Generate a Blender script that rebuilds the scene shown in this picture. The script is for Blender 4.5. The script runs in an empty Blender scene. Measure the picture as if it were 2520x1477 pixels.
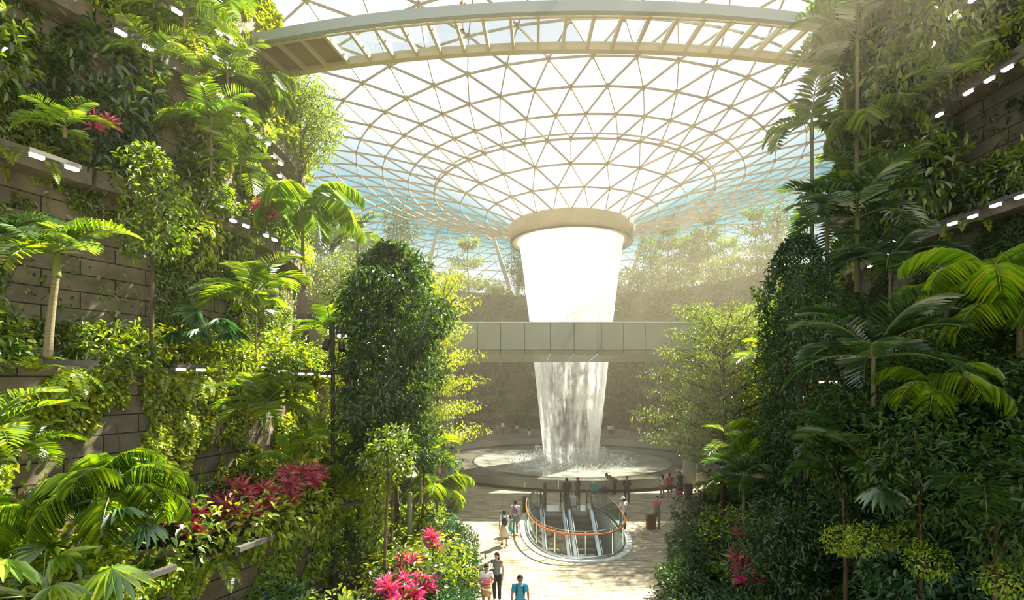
import bpy, math, random
import numpy as np
from mathutils import Vector, Matrix, noise

# ---------------------------------------------------------------- camera, sky, sun, exposure
sc = bpy.context.scene
COL = sc.collection
F, HX, HY, CZ = 1300.0, 1260.0, 940.0, 7.7      # focal length in px, principal column, horizon row, eye height
cam_d = bpy.data.cameras.new('camera'); cam = bpy.data.objects.new('camera', cam_d); COL.objects.link(cam)
cam.location = (0, 0, CZ); cam.rotation_euler = (math.radians(90), 0, 0)
cam_d.sensor_width = 36.0; cam_d.lens = F / 2520 * 36.0
cam_d.shift_y = (HY - 738.5) / 2520.0; cam_d.clip_end = 600
sc.camera = cam
world = bpy.data.worlds.new('world'); sc.world = world; world.use_nodes = True
wn = world.node_tree; wn.nodes.clear()
_o = wn.nodes.new('ShaderNodeOutputWorld'); _b = wn.nodes.new('ShaderNodeBackground')
_tc = wn.nodes.new('ShaderNodeTexCoord'); _sep = wn.nodes.new('ShaderNodeSeparateXYZ'); _r = wn.nodes.new('ShaderNodeValToRGB')
wn.links.new(_tc.outputs['Generated'], _sep.inputs[0]); wn.links.new(_sep.outputs['Z'], _r.inputs[0])
_r.color_ramp.elements[0].color = (1.0, 1.0, 0.98, 1); _r.color_ramp.elements[1].color = (0.80, 0.88, 1.0, 1)
_r.color_ramp.elements[0].position = 0.0; _r.color_ramp.elements[1].position = 0.95
wn.links.new(_r.outputs[0], _b.inputs[0]); _b.inputs[1].default_value = 1.12
wn.links.new(_b.outputs[0], _o.inputs[0])
SUNDIR = Vector((0.62, 0.66, 1.0)).normalized()   # towards the sun
sun_d = bpy.data.lights.new('sun', 'SUN'); sun_d.energy = 27.0; sun_d.angle = math.radians(0.9); sun_d.color = (1.0, 0.90, 0.66)
sun = bpy.data.objects.new('sun', sun_d); COL.objects.link(sun)
sun.rotation_euler = SUNDIR.to_track_quat('Z', 'Y').to_euler()
vs = sc.view_settings
vs.view_transform = 'Standard'; vs.look = 'None'; vs.gamma = 1.0; vs.exposure = 0.0; vs.use_curve_mapping = False
cy = sc.cycles
cy.max_bounces = 5; cy.diffuse_bounces = 2; cy.glossy_bounces = 2; cy.transmission_bounces = 4; cy.transparent_max_bounces = 9
cy.caustics_reflective = False; cy.caustics_refractive = False; cy.sample_clamp_indirect = 4.0
cy.use_adaptive_sampling = True; cy.adaptive_threshold = 0.07; cy.use_denoising = True

def at(px, py, Y):                                  # a point of the place seen at (px, py), Y metres ahead
    return Vector(((px - HX) / F * Y, Y, CZ + (HY - py) / F * Y))
def on_floor(px, py, z=0.0):
    Y = F * (CZ - z) / (py - HY)
    return Vector(((px - HX) / F * Y, Y, z))

# ---------------------------------------------------------------- helpers: names, tags
def tag(o, label=None, cat=None, group=None, kind=None):
    if label: o['label'] = label
    if cat: o['category'] = cat
    if group: o['group'] = group
    if kind: o['kind'] = kind
    return o
def empty(name, loc=(0, 0, 0), rz=0.0, sc_=1.0):
    o = bpy.data.objects.new(name, None); COL.objects.link(o)
    o.location = loc; o.rotation_euler = (0, 0, rz); o.scale = (sc_, sc_, sc_); o.empty_display_size = 0.1
    return o
def link(name, me, parent=None, loc=(0, 0, 0), rot=(0, 0, 0), s=1.0):
    o = bpy.data.objects.new(name, me); COL.objects.link(o)
    o.parent = parent; o.location = loc; o.rotation_euler = rot
    o.scale = s if hasattr(s, '__len__') else (s, s, s)
    return o
def copy_tree(o, parent=None):
    c = o.copy(); COL.objects.link(c); c.parent = parent
    for ch in list(o.children): copy_tree(ch, c)
    return c

# ---------------------------------------------------------------- helpers: materials
def mat(name, col, rough=0.6, metal=0.0, spec=0.4, emit=None, es=0.0):
    m = bpy.data.materials.new(name); m.use_nodes = True
    p = m.node_tree.nodes['Principled BSDF']
    p.inputs['Base Color'].default_value = (*col, 1); p.inputs['Roughness'].default_value = rough
    p.inputs['Metallic'].default_value = metal; p.inputs['Specular IOR Level'].default_value = spec
    if emit: p.inputs['Emission Color'].default_value = (*emit, 1); p.inputs['Emission Strength'].default_value = es
    return m
def nodes_of(m):
    nt = m.node_tree
    return nt, (lambda t: nt.nodes.new('ShaderNode' + t)), (lambda a, b: nt.links.new(a, b))
def noisy(m, c1, c2, scale=6.0, detail=4.0, vec='Object', stretch=(1, 1, 1), bump=0.0):
    nt, N, L = nodes_of(m); p = nt.nodes['Principled BSDF']
    tc = N('TexCoord'); mp = N('Mapping'); mp.inputs['Scale'].default_value = stretch
    nz = N('TexNoise'); nz.inputs['Scale'].default_value = scale; nz.inputs['Detail'].default_value = detail
    r = N('ValToRGB'); r.color_ramp.elements[0].color = (*c1, 1); r.color_ramp.elements[1].color = (*c2, 1)
    r.color_ramp.elements[0].position = 0.32; r.color_ramp.elements[1].position = 0.68
    L(tc.outputs[vec], mp.inputs[0]); L(mp.outputs[0], nz.inputs['Vector']); L(nz.outputs['Fac'], r.inputs[0]); L(r.outputs[0], p.inputs['Base Color'])
    if bump:
        b = N('Bump'); b.inputs['Strength'].default_value = bump; L(nz.outputs['Fac'], b.inputs['Height']); L(b.outputs[0], p.inputs['Normal'])
    return m
def leaf_mat(name, cols, trans=0.45, gloss=0.10, tcol=None, rough=0.35):
    """leaves of slightly different colour, light passing through them"""
    m = bpy.data.materials.new(name); m.use_nodes = True
    nt, N, L = nodes_of(m); nt.nodes.clear()
    g = N('NewGeometry'); r = N('ValToRGB')
    while len(r.color_ramp.elements) < len(cols): r.color_ramp.elements.new(0.5)
    for i, c in enumerate(cols):
        r.color_ramp.elements[i].position = i / max(1, len(cols) - 1); r.color_ramp.elements[i].color = (*c, 1)
    L(g.outputs['Random Per Island'], r.inputs[0])
    d = N('BsdfDiffuse'); t = N('BsdfTranslucent'); gl = N('BsdfGlossy'); gl.inputs['Roughness'].default_value = rough
    gl.inputs['Color'].default_value = (0.95, 1, 0.95, 1)
    mx = N('MixRGB'); mx.blend_type = 'MULTIPLY'; mx.inputs[0].default_value = 1.0
    mx.inputs[2].default_value = (*(tcol or (2.4, 2.1, 0.35)), 1)
    L(r.outputs[0], mx.inputs[1]); L(r.outputs[0], d.inputs[0]); L(mx.outputs[0], t.inputs[0])
    m1 = N('MixShader'); m1.inputs[0].default_value = trans; L(d.outputs[0], m1.inputs[1]); L(t.outputs[0], m1.inputs[2])
    m2 = N('MixShader'); m2.inputs[0].default_value = gloss; L(m1.outputs[0], m2.inputs[1]); L(gl.outputs[0], m2.inputs[2])
    o = N('OutputMaterial'); L(m2.outputs[0], o.inputs[0])
    return m

M = {}
M['leaf_dark'] = leaf_mat('dark green leaves', [(0.014, 0.042, 0.014), (0.035, 0.085, 0.022), (0.06, 0.13, 0.03)], trans=0.30, gloss=0.06)
M['leaf_mid'] = leaf_mat('mid green leaves', [(0.035, 0.09, 0.010), (0.12, 0.21, 0.014), (0.25, 0.33, 0.018)], trans=0.42, gloss=0.10)
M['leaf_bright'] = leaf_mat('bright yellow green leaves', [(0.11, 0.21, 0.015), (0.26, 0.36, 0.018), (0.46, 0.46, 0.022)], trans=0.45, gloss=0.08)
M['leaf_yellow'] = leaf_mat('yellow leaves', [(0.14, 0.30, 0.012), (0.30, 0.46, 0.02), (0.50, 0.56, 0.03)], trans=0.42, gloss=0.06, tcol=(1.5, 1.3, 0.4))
M['leaf_blue'] = leaf_mat('bluish green leaves', [(0.02, 0.07, 0.03), (0.04, 0.12, 0.05), (0.09, 0.18, 0.06)], trans=0.3, gloss=0.04, tcol=(1.3, 1.6, 0.6))
M['leaf_palm'] = leaf_mat('palm leaflets', [(0.055, 0.13, 0.012), (0.15, 0.27, 0.015), (0.30, 0.39, 0.02)], trans=0.45, gloss=0.12)
M['leaf_palm_dark'] = leaf_mat('dark palm leaflets', [(0.018, 0.055, 0.012), (0.035, 0.10, 0.02), (0.07, 0.16, 0.03)], trans=0.35, gloss=0.14)
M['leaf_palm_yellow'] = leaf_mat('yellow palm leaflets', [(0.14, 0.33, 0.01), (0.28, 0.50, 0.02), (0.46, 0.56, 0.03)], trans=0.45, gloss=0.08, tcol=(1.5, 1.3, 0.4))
M['leaf_pink'] = leaf_mat('pink leaves', [(0.30, 0.02, 0.06), (0.62, 0.05, 0.16), (0.85, 0.22, 0.30), (0.12, 0.10, 0.03)], trans=0.35, gloss=0.12, tcol=(1.3, 0.9, 0.9))
M['leaf_magenta'] = leaf_mat('magenta leaves', [(0.55, 0.02, 0.12), (0.85, 0.05, 0.30), (0.90, 0.30, 0.60), (0.75, 0.08, 0.05)], trans=0.38, gloss=0.10, tcol=(1.2, 0.9, 0.9))
M['leaf_fern'] = leaf_mat('fern fronds', [(0.08, 0.17, 0.012), (0.22, 0.33, 0.016), (0.38, 0.43, 0.025)], trans=0.45, gloss=0.06)
M['leaf_olive'] = leaf_mat('olive leaves', [(0.05, 0.10, 0.02), (0.10, 0.17, 0.03), (0.17, 0.24, 0.045)], trans=0.40, gloss=0.10)
M['leaf_shade'] = leaf_mat('shade darkened leaves', [(0.016, 0.045, 0.010), (0.035, 0.085, 0.016), (0.08, 0.15, 0.025)], trans=0.4, gloss=0.03)  # greens darkened, putting the right side's shade into the leaf colour
M['bark'] = noisy(mat('bark', (0.1, 0.07, 0.04), 0.85), (0.06, 0.045, 0.03), (0.15, 0.11, 0.07), 9, 5, stretch=(1, 1, 0.25), bump=0.4)
M['palm_bark'] = noisy(mat('ringed palm bark', (0.2, 0.17, 0.1), 0.8), (0.12, 0.11, 0.06), (0.26, 0.22, 0.13), 5, 2, stretch=(0.3, 0.3, 9), bump=0.3)
M['stem'] = mat('green stem', (0.16, 0.20, 0.05), 0.5)
M['soil'] = noisy(mat('planting soil', (0.03, 0.022, 0.014), 0.95), (0.018, 0.014, 0.009), (0.05, 0.036, 0.022), 12, 5)
M['steel'] = mat('pale painted steel', (0.40, 0.33, 0.23), 0.45, spec=0.3)
M['rim'] = noisy(mat('warm grey cladding', (0.5, 0.42, 0.3), 0.5), (0.46, 0.38, 0.27), (0.52, 0.44, 0.32), 1.0, 2)
M['clad'] = noisy(mat('grey bridge cladding', (0.36, 0.38, 0.33), 0.45), (0.33, 0.36, 0.32), (0.40, 0.41, 0.35), 0.5, 2)
M['joint'] = mat('dark joint', (0.05, 0.05, 0.045), 0.8)
M['paint_grey'] = mat('grey green paint', (0.33, 0.34, 0.27), 0.5)
M['beam_blue'] = mat('blue grey beam paint', (0.33, 0.39, 0.43), 0.5)
M['beam_tan'] = mat('tan beam paint', (0.50, 0.43, 0.30), 0.5)
M['panel_brown'] = noisy(mat('brown soffit panel', (0.3, 0.22, 0.13), 0.8), (0.20, 0.14, 0.07), (0.27, 0.19, 0.10), 14, 3)
M['black'] = mat('black metal', (0.02, 0.02, 0.02), 0.4)
M['housing'] = mat('dark grey housing', (0.11, 0.105, 0.10), 0.5)
M['lens'] = mat('lit lens', (1, 1, 1), 0.5, emit=(1.0, 0.94, 0.78), es=9.0)
M['warm_lens'] = mat('lit warm lens', (1, 1, 1), 0.5, emit=(1.0, 0.72, 0.30), es=7.0)
M['chrome'] = mat('brushed steel', (0.62, 0.66, 0.68), 0.22, metal=0.95)
M['white_paint'] = mat('white paint', (0.74, 0.80, 0.78), 0.4)
M['timber'] = noisy(mat('weathered timber', (0.28, 0.22, 0.15), 0.8), (0.20, 0.16, 0.11), (0.36, 0.30, 0.20), 5, 4, stretch=(1, 1, 8))
M['orange'] = mat('orange timber handrail', (0.62, 0.17, 0.04), 0.35)
M['bronze'] = mat('bronze rail', (0.16, 0.12, 0.07), 0.4, metal=0.5)

def concrete(name, c1, c2, joint, course=0.56, block=2.1, rough=0.8):
    m = mat(name, c1, rough, spec=0.25); nt, N, L = nodes_of(m); p = nt.nodes['Principled BSDF']
    uv = N('UVMap'); uv.uv_map = 'uv'
    br = N('TexBrick'); br.inputs['Scale'].default_value = 1.0; br.inputs['Brick Width'].default_value = block; br.inputs['Row Height'].default_value = course
    br.inputs['Mortar Size'].default_value = 0.022; br.inputs['Mortar Smooth'].default_value = 0.3
    br.inputs['Color1'].default_value = (*c1, 1); br.inputs['Color2'].default_value = (*c2, 1); br.inputs['Mortar'].default_value = (*joint, 1)
    nz = N('TexNoise'); nz.inputs['Scale'].default_value = 1.3; nz.inputs['Detail'].default_value = 7; nz.inputs['Roughness'].default_value = 0.65
    L(uv.outputs[0], br.inputs['Vector']); L(uv.outputs[0], nz.inputs['Vector'])
    mx = N('MixRGB'); mx.blend_type = 'MULTIPLY'; mx.inputs[0].default_value = 0.8
    r = N('ValToRGB'); r.color_ramp.elements[0].color = (0.55, 0.54, 0.50, 1); r.color_ramp.elements[1].color = (1.15, 1.12, 1.05, 1)
    r.color_ramp.elements[0].position = 0.35; r.color_ramp.elements[1].position = 0.68
    L(nz.outputs['Fac'], r.inputs[0]); L(br.outputs['Color'], mx.inputs[1]); L(r.outputs[0], mx.inputs[2]); L(mx.outputs[0], p.inputs['Base Color'])
    b = N('Bump'); b.inputs['Strength'].default_value = 0.6; b.inputs['Distance'].default_value = 0.05; b.invert = True
    L(br.outputs['Fac'], b.inputs['Height']); L(b.outputs[0], p.inputs['Normal'])
    return m
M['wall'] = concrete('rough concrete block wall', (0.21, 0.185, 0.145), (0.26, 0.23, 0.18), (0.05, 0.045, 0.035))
M['wall_shaded'] = concrete('shade darkened block wall', (0.12, 0.115, 0.09), (0.15, 0.14, 0.11), (0.03, 0.03, 0.025))  # left wall's blocks darkened: the right wall's shade is in the colour
M['ledge'] = noisy(mat('planter concrete', (0.2, 0.18, 0.14), 0.85), (0.13, 0.115, 0.09), (0.24, 0.21, 0.165), 2.2, 5)
M['far_wall'] = noisy(mat('mossy green wall', (0.1, 0.12, 0.08), 0.9), (0.045, 0.06, 0.04), (0.10, 0.115, 0.075), 0.7, 6, bump=0.3)

def floor_mat():
    m = mat('stone paving', (0.4, 0.35, 0.27), 0.55, spec=0.35); nt, N, L = nodes_of(m); p = nt.nodes['Principled BSDF']
    tc = N('TexCoord'); mp = N('Mapping'); L(tc.outputs['Object'], mp.inputs[0])
    br = N('TexBrick'); br.inputs['Scale'].default_value = 1.0; br.inputs['Brick Width'].default_value = 1.2; br.inputs['Row Height'].default_value = 0.3
    br.inputs['Mortar Size'].default_value = 0.012; br.inputs['Bias'].default_value = 0.1
    br.inputs['Color1'].default_value = (0.40, 0.36, 0.29, 1); br.inputs['Color2'].default_value = (0.48, 0.43, 0.34, 1); br.inputs['Mortar'].default_value = (0.17, 0.14, 0.10, 1)
    nz = N('TexNoise'); nz.inputs['Scale'].default_value = 1.4; nz.inputs['Detail'].default_value = 5
    mp2 = N('Mapping'); mp2.inputs['Scale'].default_value = (0.6, 3.4, 1); L(tc.outputs['Object'], mp2.inputs[0]); L(mp2.outputs[0], nz.inputs['Vector'])
    r = N('ValToRGB'); r.color_ramp.elements[0].color = (0.50, 0.46, 0.42, 1); r.color_ramp.elements[1].color = (1.25, 1.22, 1.15, 1)
    r.color_ramp.elements[0].position = 0.36; r.color_ramp.elements[1].position = 0.62
    mx = N('MixRGB'); mx.blend_type = 'MULTIPLY'; mx.inputs[0].default_value = 1.0
    L(mp.outputs[0], br.inputs['Vector']); L(nz.outputs['Fac'], r.inputs[0]); L(br.outputs['Color'], mx.inputs[1]); L(r.outputs[0], mx.inputs[2])
    L(mx.outputs[0], p.inputs['Base Color'])
    return m
M['floor'] = floor_mat()

def glass_mat(name, face, graze, gl=0.08, rough=0.02, bias=0.5, gcol=(1, 1, 1)):
    """clear pane: straight through, tinted more where the light crosses it at a slant"""
    m = bpy.data.materials.new(name); m.use_nodes = True; nt, N, L = nodes_of(m); nt.nodes.clear()
    lw = N('LayerWeight'); lw.inputs[0].default_value = bias
    r = N('ValToRGB'); r.color_ramp.elements[0].color = (*face, 1); r.color_ramp.elements[1].color = (*graze, 1)
    r.color_ramp.elements[0].position = 0.52; r.color_ramp.elements[1].position = 0.80
    L(lw.outputs['Facing'], r.inputs[0])
    t = N('BsdfTransparent'); L(r.outputs[0], t.inputs[0])
    g = N('BsdfGlossy'); g.inputs['Roughness'].default_value = rough; g.inputs['Color'].default_value = (*gcol, 1)
    mx = N('MixShader'); mu = N('Math'); mu.operation = 'MULTIPLY'; mu.inputs[1].default_value = gl
    L(lw.outputs['Fresnel'], mu.inputs[0]); L(mu.outputs[0], mx.inputs[0]); L(t.outputs[0], mx.inputs[1]); L(g.outputs[0], mx.inputs[2])
    o = N('OutputMaterial'); L(mx.outputs[0], o.inputs[0])
    return m
M['dome_glass'] = glass_mat('dome glass', (0.95, 0.97, 0.98), (0.10, 0.46, 0.57), gl=0.08)
M['pane'] = glass_mat('clear floor pane', (0.93, 0.96, 0.97), (0.80, 0.88, 0.90), gl=0.2)
M['rail_glass'] = glass_mat('balustrade glass', (0.88, 0.94, 0.92), (0.55, 0.70, 0.68), gl=0.6)

# ---------------------------------------------------------------- helpers: geometry
class Geo:
    def __init__(s): s.v = []; s.f = []; s.m = []; s.n = 0; s.uv = None
    def add(s, verts, faces, mi=0):
        verts = np.asarray(verts, dtype=np.float64).reshape(-1, 3); faces = np.asarray(faces, dtype=np.int64)
        s.v.append(verts); s.f.append(faces + s.n); s.m.append(np.full(len(faces), mi)); s.n += len(verts)
        return s
    def box(s, c, size, rz=0.0, mi=0, R=None):
        c = np.array(c, float); h = np.array(size, float) / 2
        p = np.array([[x, y, z] for z in (-1, 1) for y in (-1, 1) for x in (-1, 1)], float) * h
        if R is None:
            a, b = math.cos(rz), math.sin(rz); R = np.array([[a, -b, 0], [b, a, 0], [0, 0, 1]])
        s.add(p @ np.array(R).T + c, [[0, 2, 3, 1], [4, 5, 7, 6], [0, 1, 5, 4], [2, 6, 7, 3], [0, 4, 6, 2], [1, 3, 7, 5]], mi)
        return s
    def bar(s, a, b, w, h, mi=0, up=(0, 0, 1)):
        a = np.array(a, float); b = np.array(b, float); d = b - a; L = np.linalg.norm(d)
        if L < 1e-6: return s
        d /= L; u = np.array(up, float); x = np.cross(d, u); n = np.linalg.norm(x)
        if n < 1e-5: x = np.array([1.0, 0, 0]); n = 1
        x /= n; z = np.cross(x, d)
        q = [a, b]
        v = [p + x * sx * w / 2 + z * sz * h / 2 for p in q for (sx, sz) in ((-1, -1), (1, -1), (1, 1), (-1, 1))]
        s.add(v, [[0, 1, 2, 3], [7, 6, 5, 4], [0, 4, 5, 1], [1, 5, 6, 2], [2, 6, 7, 3], [3, 7, 4, 0]], mi)
        return s
    def tube(s, pts, rad, k=8, mi=0, cap=True):
        pts = np.asarray(pts, float); n = len(pts)
        rad = np.full(n, rad) if np.isscalar(rad) else np.asarray(rad, float)
        d = np.gradient(pts, axis=0); d /= np.maximum(np.linalg.norm(d, axis=1, keepdims=True), 1e-9)
        ref = np.array([0, 0, 1.0]) if abs(d[0, 2]) < 0.9 else np.array([1.0, 0, 0])
        rings = []
        x = np.cross(d[0], ref); x /= np.linalg.norm(x)
        for i in range(n):
            x = x - d[i] * np.dot(x, d[i]); x /= max(np.linalg.norm(x), 1e-9); y = np.cross(d[i], x)
            a = np.arange(k) * 2 * math.pi / k
            rings.append(pts[i] + rad[i] * (np.cos(a)[:, None] * x + np.sin(a)[:, None] * y))
        v = np.concatenate(rings); f = []
        for i in range(n - 1):
            for j in range(k):
                f.append([i * k + j, i * k + (j + 1) % k, (i + 1) * k + (j + 1) % k, (i + 1) * k + j])
        s.add(v, f, mi)
        if cap:
            for base, ring in ((0, rings[0][::-1]), (1, rings[-1])):
                c = ring.mean(axis=0); vv = np.vstack([ring, c])
                s.add(vv, [[j, (j + 1) % k, k, k] for j in range(k)], mi)
        return s
    def lathe(s, prof, k=64, c=(0, 0, 0), a0=0.0, a1=2 * math.pi, mi=0):
        full = abs(a1 - a0 - 2 * math.pi) < 1e-6
        na = k if full else k + 1
        a = a0 + (a1 - a0) * np.arange(na) / k
        pr = np.array(prof, float)
        v = np.stack([np.stack([c[0] + r * np.cos(a), c[1] + r * np.sin(a), np.full(na, c[2] + z)], 1) for r, z in pr]).reshape(-1, 3)
        f = []
        for i in range(len(pr) - 1):
            for j in range(k):
                jn = (j + 1) % na if full else j + 1
                f.append([i * na + j, i * na + jn, (i + 1) * na + jn, (i + 1) * na + j])
        return s.add(v, f, mi)
    def sphere(s, c, r, k=10, mi=0):
        r = np.array([r, r, r], float) if np.isscalar(r) else np.array(r, float)
        th = np.linspace(0, math.pi, k // 2 + 2); a = np.arange(k) * 2 * math.pi / k
        v = np.stack([np.stack([np.sin(t) * np.cos(a), np.sin(t) * np.sin(a), np.full(k, np.cos(t))], 1) for t in th]).reshape(-1, 3) * r + np.array(c, float)
        f = [[i * k + j, (i + 1) * k + j, (i + 1) * k + (j + 1) % k, i * k + (j + 1) % k] for i in range(len(th) - 1) for j in range(k)]
        return s.add(v, f, mi)
    def mesh(s, name, mats, smooth=False, uv=None):
        me = bpy.data.meshes.new(name)
        V = np.concatenate(s.v); loops = []; starts = []; mi = []; st = 0
        for f, m in zip(s.f, s.m):
            if f.shape[1] == 4:
                tri = f[:, 2] == f[:, 3]
                if tri.any():
                    for row, mm in zip(f, m):
                        r = row[:3] if row[2] == row[3] else row
                        loops.append(r); starts.append(np.array([st])); st += len(r); mi.append(np.array([mm]))
                    continue
            k = f.shape[1]; loops.append(f.ravel()); starts.append(st + np.arange(len(f)) * k); st += len(f) * k; mi.append(m)
        loops = np.concatenate(loops); starts = np.concatenate(starts); mi = np.concatenate(mi)
        me.vertices.add(len(V)); me.vertices.foreach_set('co', V.astype(np.float32).ravel())
        me.loops.add(len(loops)); me.loops.foreach_set('vertex_index', loops.astype(np.int32))
        me.polygons.add(len(starts)); me.polygons.foreach_set('loop_start', starts.astype(np.int32))
        for m in (mats if isinstance(mats, (list, tuple)) else [mats]): me.materials.append(m)
        me.polygons.foreach_set('material_index', mi.astype(np.int32))
        me.polygons.foreach_set('use_smooth', np.full(len(starts), bool(smooth)))
        me.update(calc_edges=True)
        if uv is not None:
            l = me.uv_layers.new(name='uv'); l.data.foreach_set('uv', np.asarray(uv, np.float32)[loops].ravel())
        return me
    def build(s, name, mats, parent=None, smooth=False, loc=(0, 0, 0), uv=None, **kw):
        return link(name, s.mesh(name, mats, smooth, uv), parent, loc, **kw)

def unit(a): return a / np.maximum(np.linalg.norm(a, axis=-1, keepdims=True), 1e-9)
def add_leaves(g, P, D, Nn, L, W, droop=0.18, fold=0.18, mi=0):
    """many folded, pointed leaves: base points, directions, upper sides, lengths, widths"""
    n = len(P); D = unit(D); S = unit(np.cross(D, Nn)); U = np.cross(S, D)
    L = np.broadcast_to(L, (n,))[:, None]; W = np.broadcast_to(W, (n,))[:, None]
    base = P; tip = P + D * L - U * L * droop
    a = P + D * L * 0.33; b = P + D * L * 0.72 - U * L * droop * 0.45
    l1 = a + S * W * 0.5 + U * W * fold; r1 = a - S * W * 0.5 + U * W * fold
    l2 = b + S * W * 0.38 + U * W * fold; r2 = b - S * W * 0.38 + U * W * fold
    V = np.stack([base, l1, l2, tip, r2, r1], 1).reshape(-1, 3)
    i = (np.arange(n) * 6)[:, None]
    Fq = np.concatenate([i + np.array([[0, 1, 2, 3]]), i + np.array([[0, 3, 4, 5]])])
    g.add(V, Fq, mi)
def rng(seed): return np.random.default_rng(seed)
def rand_dirs(R, n):
    v = R.normal(size=(n, 3)); return unit(v)
def vnoise(p, s=1.0):
    return np.array([noise.noise(Vector(q) * s) for q in p])
def shell_leaves(g, R, c, rad, n, L, W, up=0.35, inner=0.55, mi=0, droop=0.2, zsq=1.0, clump=0.0, flat=0.0):
    """leaves over an ellipsoid crown: most near its surface"""
    d = rand_dirs(R, n); t = inner + (1 - inner) * R.random(n) ** 0.5
    P0 = d * t[:, None]
    if clump:
        k = vnoise(d * 1.0, 2.6 + clump); P0 = P0 * (1 + 0.42 * k)[:, None]
    P = P0 * np.array(rad) + np.array(c)
    out = unit(d / np.array(rad))
    D = unit(out * 0.7 + rand_dirs(R, n) * 0.75 + np.array([0, 0, -0.25]))
    Nn = unit(out * (0.5 * (1 - flat)) + np.array([0, 0, up + 0.5 + flat]) + rand_dirs(R, n) * 0.45)
    add_leaves(g, P, D, Nn, L * (0.7 + 0.6 * R.random(n)), W * (0.7 + 0.6 * R.random(n)), droop, mi=mi)
# ---------------------------------------------------------------- plan of the valley (x as a function of the distance y)
C = np.array([5.65, 50.7])                        # centre of the pool and of the oculus
def curve(pts):
    ys = np.array([p[1] for p in pts], float); xs = np.array([p[0] for p in pts], float)
    yy = np.linspace(ys[0], ys[-1], 240); xx = np.interp(yy, ys, xs)
    k = np.ones(21) / 21; xp = np.concatenate([np.full(10, xx[0]) + (xx[1] - xx[0]) * np.arange(-10, 0), xx, np.full(10, xx[-1]) + (xx[-1] - xx[-2]) * np.arange(1, 11)])
    xs2 = np.convolve(xp, k, 'valid')
    return lambda y: np.interp(y, yy, xs2)
L0 = curve([(-0.6, 6), (-0.9, 14), (-1.5, 18.6), (-2.3, 26), (-3.2, 30), (-5.2, 36), (-9.5, 40), (-12, 43)])   # edge of the bed along the path
L1 = curve([(-12.5, 6), (-10.6, 10), (-9.0, 13), (-7.6, 15.6), (-6.7, 20.7), (-6.6, 26), (-7.8, 31), (-11, 37), (-15, 43)])
L2 = curve([(-15.5, 6), (-13.6, 10), (-12.5, 13), (-11.3, 17), (-10.2, 21), (-9.9, 25), (-10.7, 31), (-13.5, 37), (-17, 43)])
LM = curve([(-18.5, 6), (-16.4, 11), (-14.7, 16), (-13.3, 19), (-12.4, 22.5), (-12.2, 27), (-13.2, 32), (-15.5, 37), (-19, 43)])
R0 = curve([(3.6, 6), (4.8, 14), (5.7, 18.6), (7.4, 23), (9.0, 27.8), (11.5, 32), (14.5, 37), (18, 43)])
R1 = curve([(8.5, 6), (9.6, 12), (10.8, 17), (12.4, 22), (14.2, 27), (16.5, 32), (20, 38), (24, 43)])
R2 = curve([(13.5, 6), (14.2, 12), (14.9, 17), (15.9, 22), (17.2, 27), (19, 32), (22, 38), (26, 43)])
RM = curve([(20.2, 6), (19.6, 12), (19.0, 17), (18.8, 22), (19.2, 26), (20.4, 31), (22.5, 36), (27, 43)])
YS = np.linspace(6.5, 43, 74)

def wall(name, fx, side, z0, z1, m, thick=0.5, batter=0.0):
    """a retaining wall that follows the plan curve; side=+1 faces +x"""
    g = Geo(); uv = []
    x = fx(YS); P = np.stack([x, YS], 1); d = unit(np.gradient(P, axis=0)); nrm = np.stack([d[:, 1], -d[:, 0]], 1) * side
    s = np.concatenate([[0], np.cumsum(np.linalg.norm(np.diff(P, axis=0), axis=1))])
    B = P - nrm * thick
    n = len(YS); cols = [(P, z0), (P, z1), (B, z1), (B, z0)]
    for k in range(3):
        (A, za), (D, zb) = cols[k], cols[k + 1]
        v = np.concatenate([np.column_stack([A, np.full(n, za)]), np.column_stack([D, np.full(n, zb)])])
        f = [[i, i + 1, n + i + 1, n + i] if side > 0 else [i + 1, i, n + i, n + i + 1] for i in range(n - 1)]
        g.add(v, f)
        va, vb = (z0, z1) if k == 0 else (z1, z1 + thick) if k == 1 else (z1, z0)
        uv += [(s[i], va) for i in range(n)] + [(s[i], vb) for i in range(n)]
    o = g.build(name, M[m], uv=np.array(uv)); tag(o, kind='structure'); return o
def shelf(name, fa, fb, z, m='soil'):
    a = fa(YS); b = fb(YS); n = len(YS)
    v = np.concatenate([np.column_stack([a, YS, np.full(n, z)]), np.column_stack([b, YS, np.full(n, z)])])
    o = Geo().add(v, [[i, i + 1, n + i + 1, n + i] for i in range(n - 1)]).build(name, M[m]); tag(o, kind='structure'); return o
wall('wall_left', LM, 1, 8.0, 27.0, 'wall'); wall('wall_left_middle', L2, 1, 2.85, 8.15, 'wall'); wall('wall_left_lower', L1, 1, 0, 2.95, 'wall')
wall('wall_right', RM, -1, 8.0, 27.0, 'wall_shaded'); wall('wall_right_middle', R2, -1, 3.0, 8.15, 'wall_shaded'); wall('wall_right_lower', R1, -1, 0, 3.1, 'wall_shaded')
shelf('ground_ledge_left_upper', L2, LM, 8.0); shelf('ground_ledge_left_lower', L1, L2, 2.85); shelf('ground_bed_left', L1, L0, 0.12)
shelf('ground_ledge_right_upper', R2, RM, 8.0); shelf('ground_ledge_right_lower', R1, R2, 3.0); shelf('ground_bed_right', R1, R0, 0.12)

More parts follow.
